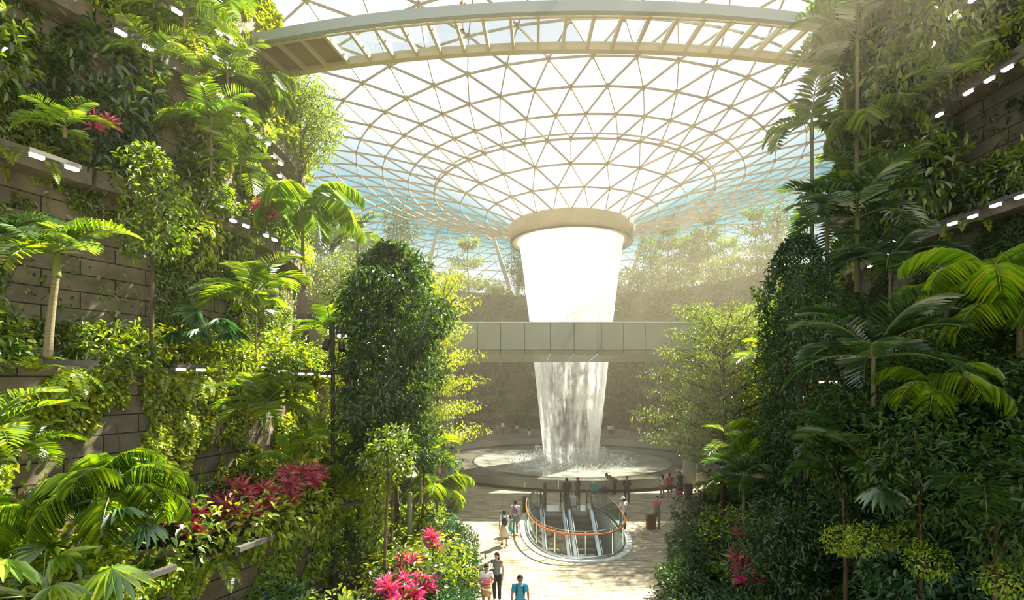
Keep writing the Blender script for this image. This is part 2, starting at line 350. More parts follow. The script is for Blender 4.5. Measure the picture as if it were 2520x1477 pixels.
def trough(name, fx, side, z, y0, y1, out=0.85, h=0.55, label=None, group=None, m='ledge'):
    """a long planter box hung on the wall face, one per bay"""
    ys = np.linspace(y0, y1, 8); x = fx(ys); P = np.stack([x, ys], 1); d = unit(np.gradient(P, axis=0)); nr = np.stack([d[:, 1], -d[:, 0]], 1) * side
    prof = [(0.02, z - h), (out, z - h), (out, z), (out - 0.1, z), (out - 0.1, z - 0.12), (0.02, z - 0.12)]
    n = len(ys); v = []; f = []
    for o_, zz in prof:
        v.append(np.column_stack([P + nr * o_, np.full(n, zz)]))
    for k in range(len(prof) - 1):
        for i in range(n - 1): f.append([k * n + i, k * n + i + 1, (k + 1) * n + i + 1, (k + 1) * n + i])
    g = Geo().add(np.concatenate(v), f)
    for i in (0, n - 1):
        q = [np.append(P[i] + nr[i] * o_, zz) for o_, zz in prof]
        g.add([q[0], q[1], q[2], q[5]], [[0, 1, 2, 3]])
    root = empty(name, (float(P[0, 0]), float(P[0, 1]), z - h)); tag(root, label, 'planter', group)
    g.build('planter_box', M[m], root, loc=(-root.location.x, -root.location.y, -root.location.z))
    s = Geo(); vv = np.concatenate([np.column_stack([P + nr * 0.03, np.full(n, z - 0.06)]), np.column_stack([P + nr * (out - 0.11), np.full(n, z - 0.06)])])
    s.add(vv, [[i, i + 1, n + i + 1, n + i] for i in range(n - 1)]).build('soil', M['soil'], root, loc=(-root.location.x, -root.location.y, -root.location.z))
    return root
bays = np.linspace(9, 38, 8)
ordw = ['nearest', 'second nearest', 'third nearest', 'fourth nearest', 'fifth nearest', 'sixth nearest', 'seventh nearest']
for z, lev in ((14.5, 'middle'), (19.7, 'top')):
    for i in range(7):
        trough('wall_planter', LM, 1, z, bays[i], bays[i + 1] - 0.12, label='%s concrete planter trough in the %s row along the left wall' % (ordw[i], lev), group='planter troughs on the left wall')
        trough('wall_planter', RM, -1, z, bays[i], bays[i + 1] - 0.12, label='%s dark planter trough in the %s row along the right wall' % (ordw[i], lev), group='planter troughs on the right wall', m='ledge')
# kerbs along the beds
for nm, fx, sd in (('trim_kerb_left', L0, 1), ('trim_kerb_right', R0, -1)):
    wall(nm, fx, sd, 0, 0.28, 'ledge', 0.18)
# concrete pilasters on the left wall
for px, Y, z0, z1 in ((332, 14.6, 2.9, 8.0), (1010, 37.0, 0, 8)):
    pass

# ---------------------------------------------------------------- floor with the escalator opening
EC = np.array([3.18, 27.9]); ERX, ERY = 2.28, 4.95
def oval(rx, ry, k=96, c=EC, p=2.5):
    a = np.arange(k) * 2 * math.pi / k
    ca, sa = np.cos(a), np.sin(a)
    x = np.sign(ca) * np.abs(ca) ** (2 / p) * rx; y = np.sign(sa) * np.abs(sa) ** (2 / p) * ry
    return np.column_stack([c[0] + x, c[1] + y])
k = 96; inn = oval(ERX, ERY, k); a = np.arange(k) * 2 * math.pi / k
mid = np.column_stack([EC[0] + 9 * np.cos(a), EC[1] + 9 * np.sin(a)])
mid[:, 1] = np.minimum(mid[:, 1], 36.0)
out = np.column_stack([EC[0] + 160 * np.cos(a), EC[1] + 160 * np.sin(a)])
v = np.column_stack([np.concatenate([inn, mid, out]), np.zeros(3 * k)]); f = []
for r in range(2):
    for j in range(k): f.append([r * k + j, r * k + (j + 1) % k, (r + 1) * k + (j + 1) % k, (r + 1) * k + j][::-1])
flo = Geo().add(v, f).build('floor', M['floor']); tag(flo, kind='structure')

# escalator pit: curved lining and dark bottom
g = Geo(); bot = oval(ERX, ERY, k)
v = np.column_stack([np.concatenate([inn, bot]), np.concatenate([np.zeros(k), np.full(k, -6.0)])])
g.add(v, [[j, (j + 1) % k, k + (j + 1) % k, k + j] for j in range(k)])
tag(g.build('wall_escalator_pit', M['white_paint'], smooth=True), kind='structure')
g = Geo(); g.add(np.column_stack([bot, np.full(k, -5.9)]), [[0, i, i + 1, i + 1] for i in range(1, k - 1)])
tag(g.build('floor_lower_level', M['ledge']), kind='structure')

# balustrade round the opening: open only at the far side where the escalators start
A0, A1 = math.radians(130), math.radians(410)
def on_oval(t, rx, ry, p=2.5):
    ca, sa = math.cos(t), math.sin(t)
    return np.array([EC[0] + np.sign(ca) * abs(ca) ** (2 / p) * rx, EC[1] + np.sign(sa) * abs(sa) ** (2 / p) * ry])
bal = empty('glass_balustrade', (EC[0], EC[1] - ERY, 0)); tag(bal, 'oval glass balustrade with orange handrail around the escalator opening', 'balustrade')
off = (-bal.location.x, -bal.location.y, 0)
ts = np.linspace(A0, A1, 81)
top = np.array([np.append(on_oval(t, ERX + 0.14, ERY + 0.14), 1.1) for t in ts])
i0, i1 = 14, 66
Geo().tube(top[i0:i1 + 1], 0.045, 8).build('handrail', M['orange'], bal, smooth=True, loc=off)
for a_, b_ in ((0, i0), (i1, 80)):
    o = Geo().tube(top[a_:b_ + 1], 0.04, 8).build('handrail', M['bronze'], bal, smooth=True, loc=off); o['label'] = 'dark bronze end of the handrail'
lo = top.copy(); lo[:, 2] = 0.12
Geo().tube(lo, 0.05, 6).build('base_rail', M['chrome'], bal, smooth=True, loc=off)
mi_ = top.copy(); mi_[:, 2] = 1.22; mi_[:, :2] = [on_oval(t, ERX + 0.05, ERY + 0.05) for t in ts]
Geo().tube(mi_[i0:i1 + 1], 0.018, 6).build('top_rail', M['chrome'], bal, smooth=True, loc=off)
for q in range(0, 80, 8):
    pts = [on_oval(t, ERX + 0.05, ERY + 0.05) for t in np.linspace(ts[q] + 0.006, ts[q + 8] - 0.006, 7)]
    n = len(pts); v = [np.append(p, z) for z in (0.08, 1.2) for p in pts]
    Geo().add(v, [[i, i + 1, n + i + 1, n + i] for i in range(n - 1)]).build('glass_panel', M['rail_glass'], bal, smooth=True, loc=off)
for q in range(0, 81, 8):
    p = on_oval(ts[q], ERX + 0.07, ERY + 0.07)
    Geo().box((p[0], p[1], 0.6), (0.05, 0.05, 1.2), rz=ts[q]).build('post', M['chrome'], bal, loc=off)
# outer floor strip
g = Geo(); oA = np.array([on_oval(t, ERX + 0.02, ERY + 0.02) for t in ts]); oB = np.array([on_oval(t, ERX + 0.48, ERY + 0.48) for t in ts]); n = len(ts)
g.add(np.concatenate([np.column_stack([oA, np.full(n, 0.05)]), np.column_stack([oB, np.full(n, 0.05)]), np.column_stack([oB, np.zeros(n)])]),
      [[i, i + 1, n + i + 1, n + i] for i in range(n - 1)] + [[n + i, n + i + 1, 2 * n + i + 1, 2 * n + i] for i in range(n - 1)])
g.build('base_plinth', M['white_paint'], bal, loc=off)

def escalator(xc, label):
    r = empty('escalator', (xc, 31.4, 0)); tag(r, label, 'escalator', 'escalators going down from the plaza')
    w = 1.0; L = 9.0
    st = Geo(); n = 20
    for i in range(n):
        y = -0.3 - i * 0.4; z = -0.2 * max(0, i - 1) - 0.02
        st.box((0, y, z - 0.1), (w, 0.42, 0.2), mi=0); st.box((0, y + 0.2, z + 0.002), (w, 0.025, 0.012), mi=1)
    # keep the treads inside the pit
    st.build('steps', [M['step'], M['tread_edge']], r)
    Geo().box((0, 0.65, 0.012), (w + 0.5, 1.5, 0.03)).build('landing_plate', M['chrome'], r)
    for s in (-1, 1):
        x = s * (w / 2 + 0.13)
        sk = Geo(); p = [(x, 0.9, 0.10), (x, -0.5, 0.10), (x, -7.9, -3.6)]
        for a_, b_ in zip(p[:-1], p[1:]): sk.bar(a_, b_, 0.24, 0.34)
        sk.build('side_deck', M['chrome'], r)
        gp = Geo(); q = [(x, 1.0, 0.2), (x, -0.5, 0.2), (x, -7.9, -3.5)]; 
        v = [(a_[0], a_[1], a_[2] + dz) for dz in (0, 0.72) for a_ in q]; gp.add(v, [[0, 1, 4, 3], [1, 2, 5, 4]])
        gp.build('glass_side', M['rail_glass'], r)
        hp = [(x, 0.95, 0.25), (x, 1.18, 0.35), (x, 1.28, 0.6), (x, 1.18, 0.86), (x, 0.95, 0.95), (x, -0.5, 0.95), (x, -7.9, -2.75)]
        Geo().tube(hp, 0.045, 8).build('moving_handrail', M['black'], r, smooth=True)
    return r
M['step'] = mat('escalator step', (0.11, 0.105, 0.095), 0.45, metal=0.3); M['tread_edge'] = mat('worn step edge', (0.45, 0.43, 0.38), 0.4)
ex = at(1377, 1243, 33).x, at(1448, 1243, 33).x
escalator(EC[0] - 0.80, 'left escalator of the pair descending inside the oval glass balustrade')
escalator(EC[0] + 0.80, 'right escalator of the pair descending inside the oval glass balustrade')

# ---------------------------------------------------------------- pool, parapet, terraces
M['water'] = noisy(mat('still misty water', (0.35, 0.38, 0.34), 0.12, spec=0.6), (0.26, 0.27, 0.23), (0.42, 0.44, 0.40), 0.35, 3)
cc = (C[0], C[1], 0)
pool = empty('circular_pool', cc); tag(pool, 'round basin of misty water under the waterfall', 'pool')
offp = (-C[0], -C[1], 0)
Geo().lathe([(0.01, 0.12), (9.3, 0.12)], 96, cc).build('water_surface', M['water'], pool, loc=offp)
M['pool_rim'] = mat('dark pool rim', (0.09, 0.09, 0.075), 0.3)
Geo().lathe([(9.25, 0.02), (9.25, 0.22), (9.42, 0.22), (9.42, 0.02)], 128, cc).build('rim', M['chrome'], pool, smooth=False, loc=offp)
M['funnel'] = noisy(mat('dark sloping basin', (0.12, 0.115, 0.09), 0.25, spec=0.6), (0.085, 0.085, 0.065), (0.15, 0.145, 0.115), 0.5, 3)
Geo().lathe([(9.42, 0.14), (13.75, 0.02)], 128, cc).build('sloping_basin', M['funnel'], pool, smooth=True, loc=offp)
par = empty('pool_parapet', cc); tag(par, 'low curved glass parapet with dark base ringing the pool', 'parapet')
M['parapet_glass'] = noisy(mat('frosted grey parapet glass', (0.30, 0.31, 0.27), 0.3, spec=0.6), (0.26, 0.27, 0.235), (0.33, 0.34, 0.30), 0.4, 2)
for j in range(36):
    a_, b_ = 2 * math.pi * j / 36 + 0.002, 2 * math.pi * (j + 1) / 36 - 0.002
    Geo().lathe([(13.86, 0.14), (13.86, 0.80), (13.80, 0.80), (13.80, 0.14)], 5, cc, a_, b_).build('glass_panel', M['parapet_glass'], par, loc=offp)
Geo().lathe([(13.78, 0.0), (13.78, 0.15), (13.98, 0.15), (13.98, 0.0)], 160, cc).build('base_plinth', M['black'], par, loc=offp)
Geo().lathe([(13.80, 0.80), (13.80, 0.83), (13.87, 0.83), (13.87, 0.80)], 160, cc).build('top_rail', M['chrome'], par, loc=offp)

def arc(name, prof, m, a0, a1, k=80, kind='structure'):
    o = Geo().lathe(prof, k, cc, math.radians(a0), math.radians(a1)).build(name, M[m]); tag(o, kind=kind); return o
M['terrace'] = noisy(mat('terrace stone', (0.30, 0.28, 0.22), 0.7), (0.17, 0.16, 0.125), (0.26, 0.24, 0.19), 0.6, 4)
arc('floor_terrace', [(16.6, 0), (16.6, 0.45), (18.2, 0.45), (18.2, 0.9), (19.8, 0.9), (19.8, 1.35), (24.5, 1.35)], 'terrace', -12, 192)
arc('wall_far', [(22.6, 1.3), (22.4, 19.6), (24.5, 19.6), (26.5, 19.0), (26.5, 1)], 'far_wall', 8, 172)
arc('wall_far_side', [(22.6, 1.3), (22.6, 13), (25, 13.0), (25, 1)], 'far_wall', -25, 8, 20)
arc('wall_far_side_left', [(22.6, 1.3), (22.6, 13), (25, 13.0), (25, 1)], 'far_wall', 172, 205, 20)
# outer ground of the forest behind
arc('ground_forest', [(24.5, 15.5), (60, 9.0), (100, 2)], 'soil', -40, 220, 60)
# railing on top of the far wall
M['rail_grey'] = mat('grey railing paint', (0.42, 0.43, 0.38), 0.5)
for (a0, a1, lab) in ((95, 116, 'thin grey railing on the far wall top to the left of the waterfall'), (60, 84, 'thin grey railing on the far wall top to the right of the waterfall')):
    r = empty('railing', cc); tag(r, lab, 'railing')
    pts = lambda z: [(C[0] + 22.5 * math.cos(math.radians(t)), C[1] + 22.5 * math.sin(math.radians(t)), z) for t in np.linspace(a0, a1, 24)]
    Geo().tube(pts(20.7), 0.05, 6).build('handrail', M['rail_grey'], r, loc=offp)
    Geo().tube(pts(20.2), 0.03, 6).build('mid_rail', M['rail_grey'], r, loc=offp)
    for p in pts(19.6)[::3]: Geo().box((p[0], p[1], 20.1), (0.06, 0.06, 1.15)).build('post', M['rail_grey'], r, loc=offp)

# ---------------------------------------------------------------- roof: steel lattice on a turning profile, glass, oculus ring
PR = [(5.85, 22.35), (8.2, 23.4), (10.6, 24.3), (13.0, 25.1), (15.35, 25.65), (17.6, 26.25), (19.8, 26.8), (22.3, 27.3), (25.0, 27.75), (28.0, 28.05), (31.3, 28.2),
      (34.9, 28.15), (38.8, 27.8), (43, 27.2), (47.5, 26.2), (52.2, 24.7), (57, 22.6), (62, 19.7), (66.5, 16.4), (70.5, 12.8), (74, 9), (77, 5), (79, 1)]
NS = [24, 24, 24] + [48] * 7 + [96] * 13
az0 = math.atan2(-C[1], -C[0])
def ringpt(i, j, dz=0.0):
    n = NS[i]; ph = 0.0 if i % 2 == 0 else 0.5
    if i == 3: ph = 0.0
    if 4 <= i <= 9: ph = 0.5 if i % 2 == 0 else 0.0
    if i >= 10: ph = 0.5 if i % 2 == 1 else 0.0
    t = az0 + 2 * math.pi * (j + ph) / n
    return np.array([C[0] + PR[i][0] * math.cos(t), C[1] + PR[i][0] * math.sin(t), PR[i][1] + dz])
def phase(i):
    return float(round((np.arctan2(*(ringpt(i, 0)[:2] - C)[::-1]) - az0) / (2 * math.pi / NS[i]) * 2) / 2)
roof = empty('ceiling', cc); tag(roof, kind='structure')
g = Geo(); hub = Geo()
for i in range(len(PR)):
    n = NS[i]; far = PR[i][0] > 26
    w, h = (0.055, 0.13) if i < 10 else (0.06, 0.11)
    P = [ringpt(i, j) for j in range(n)]
    for j in range(n):
        if i > 0: g.bar(P[j], P[(j + 1) % n], w * (1.6 if i == 3 else 1), h)
        if i < 12: hub.tube([P[j] + np.array([0, 0, -0.20]), P[j] + np.array([0, 0, 0.12])], [0.07, 0.13], 6)
    if i == 3:
        Q = [p + np.array([0, 0, 0.35]) for p in P]
        for j in range(n): g.bar(Q[j], Q[(j + 1) % n], 0.07, 0.1)
    if i + 1 < len(PR):
        n2 = NS[i + 1]
        if n2 == n:
            pa, pb = phase(i) % 1, phase(i + 1) % 1
            for j in range(n):
                if pa < pb: ks = (j - 1, j)
                else: ks = (j, j + 1)
                for kk in ks: g.bar(P[j], ringpt(i + 1, kk), w, h)
        else:
            for j in range(n):
                base = 2 * (j + phase(i)) - phase(i + 1)
                for kk in (base - 1, base, base + 1): g.bar(P[j], ringpt(i + 1, int(round(kk))), w, h)
g.build('lattice_frame', M['steel'], roof, loc=offp); hub.build('node_connectors', M['steel'], roof, loc=offp)
Geo().lathe([(r, z + 0.30) for r, z in PR], 96, cc).build('glass_skin', M['dome_glass'], roof, smooth=True, loc=offp)
ocu = Geo().lathe([(5.15, 21.0), (5.75, 20.95), (6.05, 22.35), (5.9, 22.6), (5.2, 22.5), (5.05, 21.9), (5.15, 21.0)], 96, cc)
ocu.build('oculus_ring', M['rim'], roof, smooth=True, loc=offp)
Geo().lathe([(5.72, 20.9), (5.80, 20.9), (5.84, 21.05), (5.78, 21.05)], 96, cc).build('oculus_lip', M['joint'], roof, loc=offp)

# slanting V columns under the roof, standing on the far wall
def vcol(bx, by, Y, tops, label):
    b = at(bx, by, Y); b.z = 18.5
    r = empty('branching_column', b); tag(r, label, 'column', 'branching steel columns under the roof')
    for (tx, ty, TY) in tops:
        t = at(tx, ty, TY) - b
        Geo().tube([(0, 0, 0), tuple(t * 0.5), tuple(t)], [0.26, 0.30, 0.17], 10).build('strut', M['paint_grey'], r, smooth=True)
vcol(1030, 700, 72, ((985, 560, 74), (1078, 565, 73)), 'branching steel column on the far wall, first to the left of the tree crown')
vcol(1265, 712, 73.5, ((1211, 570, 75), (1296, 610, 77)), 'branching steel column just left of the waterfall')
vcol(1533, 720, 73.5, ((1586, 575, 75), (1512, 620, 77)), 'branching steel column just right of the waterfall')
vcol(1780, 727, 70, ((1731, 580, 72), (1815, 580, 72)), 'branching steel column over the layered tree on the right')

# ---------------------------------------------------------------- bridge across the waterfall
br = empty('train_bridge', (0, 37, 9)); tag(br, 'grey panelled bridge spanning in front of the waterfall', 'bridge')
ob = (0, -37, -9)
zt, zm, zb = 11.85, 9.95, 9.75
pxs = [760, 830, 905, 975, 1050, 1117, 1175, 1232, 1291, 1354, 1413, 1471, 1534, 1588, 1652, 1712, 1775, 1840, 1905, 1970, 2040]
for a_, b_ in zip(pxs[:-1], pxs[1:]):
    x0, x1 = at(a_, 0, 37).x + 0.02, at(b_, 0, 37).x - 0.02
    Geo().box(((x0 + x1) / 2, 37.05, (zt + zm) / 2), (x1 - x0, 0.1, zt - zm)).build('side_panel', M['clad'], br, loc=ob)
    s = Geo(); v = [(x0, 37.0, zm - 0.03), (x1, 37.0, zm - 0.03), (x0, 37.25, 9.62), (x1, 37.25, 9.62), (x0, 41.6, 9.25), (x1, 41.6, 9.25)]
    s.add(v, [[0, 1, 3, 2], [2, 3, 5, 4]]).build('soffit_panel', M['clad'], br, loc=ob)
xL, xR = at(760, 0, 37).x, at(2040, 0, 37).x
Geo().box(((xL + xR) / 2, 40.2, 10.85), (xR - xL, 5.9, 1.7)).build('core', M['joint'], br, loc=ob)
Geo().box(((xL + xR) / 2, 37.1, zt + 0.03), (xR - xL, 0.3, 0.06)).build('coping', M['white_paint'], br, loc=ob)
Geo().box(((xL + xR) / 2, 40.4, zt + 0.0), (xR - xL, 6.6, 0.08)).build('deck', M['ledge'], br, loc=ob)
x_ = at(1476, 0, 37).x
Geo().box((x_, 36.98, 10.9), (0.035, 0.03, 1.75)).box((x_ + 0.11, 36.98, 10.9), (0.035, 0.03, 1.75)).build('cable_conduit', M['joint'], br, loc=ob)
for px, Y, lab in ((1101.5, 39.0, 'round grey column holding the bridge, on the left of the pool'), (1697, 38.6, 'round grey column holding the bridge, on the right of the pool')):
    p = at(px, HY, Y); r = 0.48
    c = Geo().tube([(0, 0, 0), (0, 0, 9.4)], r, 28).build('bridge_column', M['paint_grey'], smooth=True, loc=(p.x, Y, 0)); tag(c, lab, 'column')

# ---------------------------------------------------------------- glass floored bridge under the roof
zc = 23.7; cx0 = 3.5
cen = lambda X: 24.15 + 0.0088 * (X - cx0) ** 2
gb = empty('canopy_bridge', (cx0, 24.15, zc)); tag(gb, 'curved glass floored bridge high under the roof seen from below', 'bridge')
og = (-cx0, -24.15, -zc)
Xs = np.linspace(-19.5, 24.5, 45)
def edge(o_, z): return [(x, cen(x) + o_, z) for x in Xs]
n = len(Xs)
def beam(o_, w, z0, z1, name, m):
    g = Geo(); v = []
    for dy, z in ((o_ - w / 2, z0), (o_ + w / 2, z0), (o_ + w / 2, z1), (o_ - w / 2, z1)): v += edge(dy, z)
    f = [[q * n + i, q * n + i + 1, ((q + 1) % 4) * n + i + 1, ((q + 1) % 4) * n + i] for q in range(4) for i in range(n - 1)]
    return g.add(v, f).build(name, M[m], gb, loc=og)
beam(-1.32, 0.28, zc - 0.05, zc + 0.42, 'front_edge_beam', 'beam_blue')
beam(-1.12, 0.07, zc - 0.12, zc - 0.04, 'front_trim', 'beam_tan')
beam(1.26, 0.34, zc - 0.10, zc + 0.28, 'rear_edge_beam', 'beam_tan')
step = 1.2; x = -19.2; q = 0
marks = []
while x < 24.3: marks.append(x); x += step
for x in marks:
    dx = 0.0176 * (x - cx0); t = math.atan(dx)
    a_ = np.array([x + 1.2 * math.sin(t), cen(x) - 1.2 * math.cos(t), zc]); b_ = np.array([x - 1.2 * math.sin(t), cen(x) + 1.2 * math.cos(t), zc])
    Geo().bar(a_, b_, 0.13, 0.22).build('cross_beam', M['beam_tan'], gb, loc=og)
for a0, a1 in zip(marks[:-1], marks[1:]):
    def q4(z):
        r = []
        for xx, s in ((a0 + 0.05, -1.15), (a1 - 0.05, -1.15), (a1 - 0.05, 1.12), (a0 + 0.05, 1.12)):
            t = math.atan(0.0176 * (xx - cx0)); r.append((xx - s * math.sin(t), cen(xx) + s * math.cos(t), z))
        return r
    solid = a0 < -9.0 or a0 > 13.2
    g = Geo().add(q4(zc + 0.10) + q4(zc + 0.14), [[3, 2, 1, 0], [4, 5, 6, 7], [0, 1, 5, 4], [2, 3, 7, 6]])
    o = g.build('floor_panel', M['panel_brown'] if solid else M['pane'], gb, loc=og)
    o['label'] = 'solid brown floor panel' if solid else 'clear glass floor panel'

# ---------------------------------------------------------------- the waterfall
def water_mat():
    m = bpy.data.materials.new('falling water'); m.use_nodes = True; nt, N, L = nodes_of(m); nt.nodes.clear()
    tc = N('TexCoord'); mp = N('Mapping'); mp.inputs['Scale'].default_value = (1.5, 1.5, 0.10); L(tc.outputs['Object'], mp.inputs[0])
    nz = N('TexNoise'); nz.inputs['Scale'].default_value = 1.3; nz.inputs['Detail'].default_value = 7; nz.inputs['Roughness'].default_value = 0.62; L(mp.outputs[0], nz.inputs['Vector'])
    mp2 = N('Mapping'); mp2.inputs['Scale'].default_value = (1, 1, 0.55); L(tc.outputs['Object'], mp2.inputs[0])
    n2 = N('TexNoise'); n2.inputs['Scale'].default_value = 2.6; n2.inputs['Detail'].default_value = 4; L(mp2.outputs[0], n2.inputs['Vector'])
    sp = N('SeparateXYZ'); L(tc.outputs['Object'], sp.inputs[0])
    mr = N('MapRange'); mr.inputs['From Min'].default_value = 9.0; mr.inputs['From Max'].default_value = 17.0; mr.inputs['To Min'].default_value = -0.02; mr.inputs['To Max'].default_value = 0.22
    L(sp.outputs['Z'], mr.inputs['Value'])
    lw = N('LayerWeight'); lw.inputs[0].default_value = 0.35
    fw = N('Math'); fw.operation = 'MULTIPLY_ADD'; L(lw.outputs['Facing'], fw.inputs[0]); fw.inputs[1].default_value = 0.55; L(mr.outputs[0], fw.inputs[2])
    ad = N('Math'); ad.operation = 'ADD'; L(nz.outputs['Fac'], ad.inputs[0]); L(fw.outputs[0], ad.inputs[1])
    a3 = N('Math'); a3.operation = 'MULTIPLY_ADD'; L(n2.outputs['Fac'], a3.inputs[0]); a3.inputs[1].default_value = 0.28; L(ad.outputs[0], a3.inputs[2])
    r = N('ValToRGB'); r.color_ramp.elements[0].position = 0.58; r.color_ramp.elements[1].position = 0.88
    r.color_ramp.elements[0].color = (0.12, 0.12, 0.12, 1); r.color_ramp.elements[1].color = (0.97, 0.97, 0.97, 1); L(a3.outputs[0], r.inputs[0])
    t = N('BsdfTransparent'); t.inputs[0].default_value = (0.97, 0.98, 1, 1)
    tl = N('BsdfTranslucent'); tl.inputs[0].default_value = (0.98, 0.99, 1.0, 1); df = N('BsdfDiffuse'); df.inputs[0].default_value = (0.96, 0.98, 1.0, 1)
    m1 = N('MixShader'); m1.inputs[0].default_value = 0.42; L(tl.outputs[0], m1.inputs[1]); L(df.outputs[0], m1.inputs[2])
    m2 = N('MixShader'); L(r.outputs[0], m2.inputs[0]); L(t.outputs[0], m2.inputs[1]); L(m1.outputs[0], m2.inputs[2])
    o = N('OutputMaterial'); L(m2.outputs[0], o.inputs[0]); return m
M['waterfall'] = water_mat()
wf = empty('waterfall', cc); tag(wf, 'tall white waterfall pouring from the roof opening into the pool', 'waterfall')
prof = []
for z in np.linspace(22.0, 0.12, 40):
    t = (22.0 - z) / 21.9; r = 5.12 - 2.55 * (t ** 0.85); prof.append((r, z))
Geo().lathe(prof, 128, cc).build('water_curtain', M['waterfall'], wf, smooth=True, loc=offp)
R = rng(5); g = Geo()
def drops(n, r0, r1, z0, z1, L, W):
    t = R.random(n) * 2 * math.pi; z = z0 + (z1 - z0) * R.random(n) ** 2; rr = r0 + (r1 - r0) * R.random(n)
    P = np.column_stack([C[0] + rr * np.cos(t), C[1] + rr * np.sin(t), z])
    D = np.column_stack([R.normal(size=n) * 0.25, R.normal(size=n) * 0.25, np.full(n, -1.0)])
    add_leaves(g, P, D, rand_dirs(R, n), L * (0.4 + R.random(n)), W * (0.4 + R.random(n)), 0.0, 0.3)
drops(5200, 2.0, 3.5, 0.15, 1.7, 0.16, 0.05); drops(3500, 2.2, 6.2, 0.14, 0.6, 0.22, 0.08)
M['spray'] = mat('white spray', (0.95, 0.97, 0.98), 0.6); 
o = g.build('splash_spray', M['spray'], wf, loc=offp); o['kind'] = 'stuff'
# ================================================================ plants
def frond_mesh(name, length, rise, droop, n=30, ll=0.32, lw=0.045, m='leaf_palm', v_angle=0.5, leaf_droop=0.35, seed=1, taper=True, broad=False):
    """one feather leaf growing along +x from the origin: midrib with paired leaflets"""
    R = rng(seed); t = np.linspace(0, 1, 14)
    ang = rise - (rise + droop) * t ** 1.2
    seg = length / 13; pts = [np.zeros(3)]
    for a_ in ang[:-1]: pts.append(pts[-1] + seg * np.array([math.cos(a_), 0, math.sin(a_)]))
    pts = np.array(pts); g = Geo()
    g.tube(pts, np.linspace(0.022, 0.006, 14) * (length / 2.0) ** 0.5, 4, mi=1, cap=False)
    u = np.linspace(0.16 if not broad else 0.12, 0.99, n)
    P = np.column_stack([np.interp(u, t, pts[:, q]) for q in range(3)])
    T = unit(np.column_stack([np.interp(u, t, np.gradient(pts[:, q])) for q in range(3)]))
    Up = np.column_stack([-T[:, 2], np.zeros(n), T[:, 0]])
    prof = np.sin(np.pi * np.clip(0.12 + 0.86 * u, 0, 1)) ** 0.55 if taper else np.ones(n)
    for s in (-1, 1):
        D = unit(T * (0.35 + 0.9 * u[:, None] ** 2) + np.array([0, s, 0]) * 1.0 + Up * v_angle + R.normal(size=(n, 3)) * 0.07)
        Nn = Up + np.array([0, -s * v_angle, 0])
        add_leaves(g, P, D, Nn, ll * length * (0.25 + 0.75 * prof), lw * np.ones(n) * (0.5 + 0.5 * prof), leaf_droop, 0.15)
    return g.mesh(name, [M[m], M['stem']])

FR = {}
def frond_set(key, m, length, ll, lw, n, rises=((1.25, 0.2), (0.95, 0.5), (0.55, 0.8), (0.2, 1.1)), ld=0.35, va=0.5, broad=False):
    FR[key] = [frond_mesh('frond_' + key, length, r_, d_, n, ll, lw, m, va, ld, seed=i + 3, broad=broad) for i, (r_, d_) in enumerate(rises)]
frond_set('fine', 'leaf_palm', 1.6, 0.31, 0.028, 27)
frond_set('fine_yellow', 'leaf_palm_yellow', 1.6, 0.31, 0.03, 26)
frond_set('fine_dark', 'leaf_palm_dark', 1.6, 0.33, 0.028, 27)
frond_set('broad', 'leaf_palm', 1.7, 0.34, 0.075, 17, broad=True, ld=0.25)
frond_set('broad_dark', 'leaf_palm_dark', 1.7, 0.35, 0.085, 16, broad=True, ld=0.3)
frond_set('broad_olive', 'leaf_olive', 1.5, 0.34, 0.09, 16, ((1.3, 0.1), (0.9, 0.9), (0.5, 1.3), (0.0, 1.4)), ld=0.45, broad=True)
frond_set('weeping', 'leaf_palm', 1.9, 0.34, 0.03, 30, ((1.1, 1.0), (0.8, 1.3), (0.5, 1.4), (0.3, 1.3)), ld=0.7, va=0.0)
frond_set('weeping_yellow', 'leaf_palm_yellow', 1.9, 0.34, 0.032, 30, ((1.1, 1.0), (0.8, 1.3), (0.5, 1.4), (0.3, 1.3)), ld=0.7, va=0.0)

trunk_cache = {}
def palm(loc, label, kind='fine', trunk=2.5, r=0.07, size=1.0, n=9, seed=0, lean=(0, 0), group=None, angles=None, name='palm'):
    R = random.Random(seed); o = empty(name, loc); tag(o, label, 'palm', group)
    if trunk > 0.05:
        z = np.linspace(0, 1, 9); pts = np.column_stack([lean[0] * z ** 1.5, lean[1] * z ** 1.5, trunk * z])
        Geo().tube(pts, np.linspace(r * 1.15, r * 0.8, 9), 8).build('trunk', M['palm_bark'], o, smooth=True)
        if trunk > 1.2:
            q = pts[-1]; Geo().tube([q - np.array([0, 0, 0.05]), q + np.array([0, 0, 0.35 * size]), q + np.array([0, 0, 0.6 * size])], [r * 1.1, r * 1.0, r * 0.3], 8).build('crownshaft', M['stem'], o, smooth=True)
    top = Vector((lean[0], lean[1], trunk + (0.4 * size if trunk > 1.2 else 0)))
    ms = FR[kind]
    for i in range(n):
        if angles: a_, q = angles[i % len(angles)]
        else: a_ = i * 2.399 + R.uniform(-0.25, 0.25); q = min(3, int(4 * (i + 0.5) / n))
        f = link('frond', ms[q], o, top, (R.uniform(-0.15, 0.15), 0, a_), size * R.uniform(0.88, 1.1))
    return o

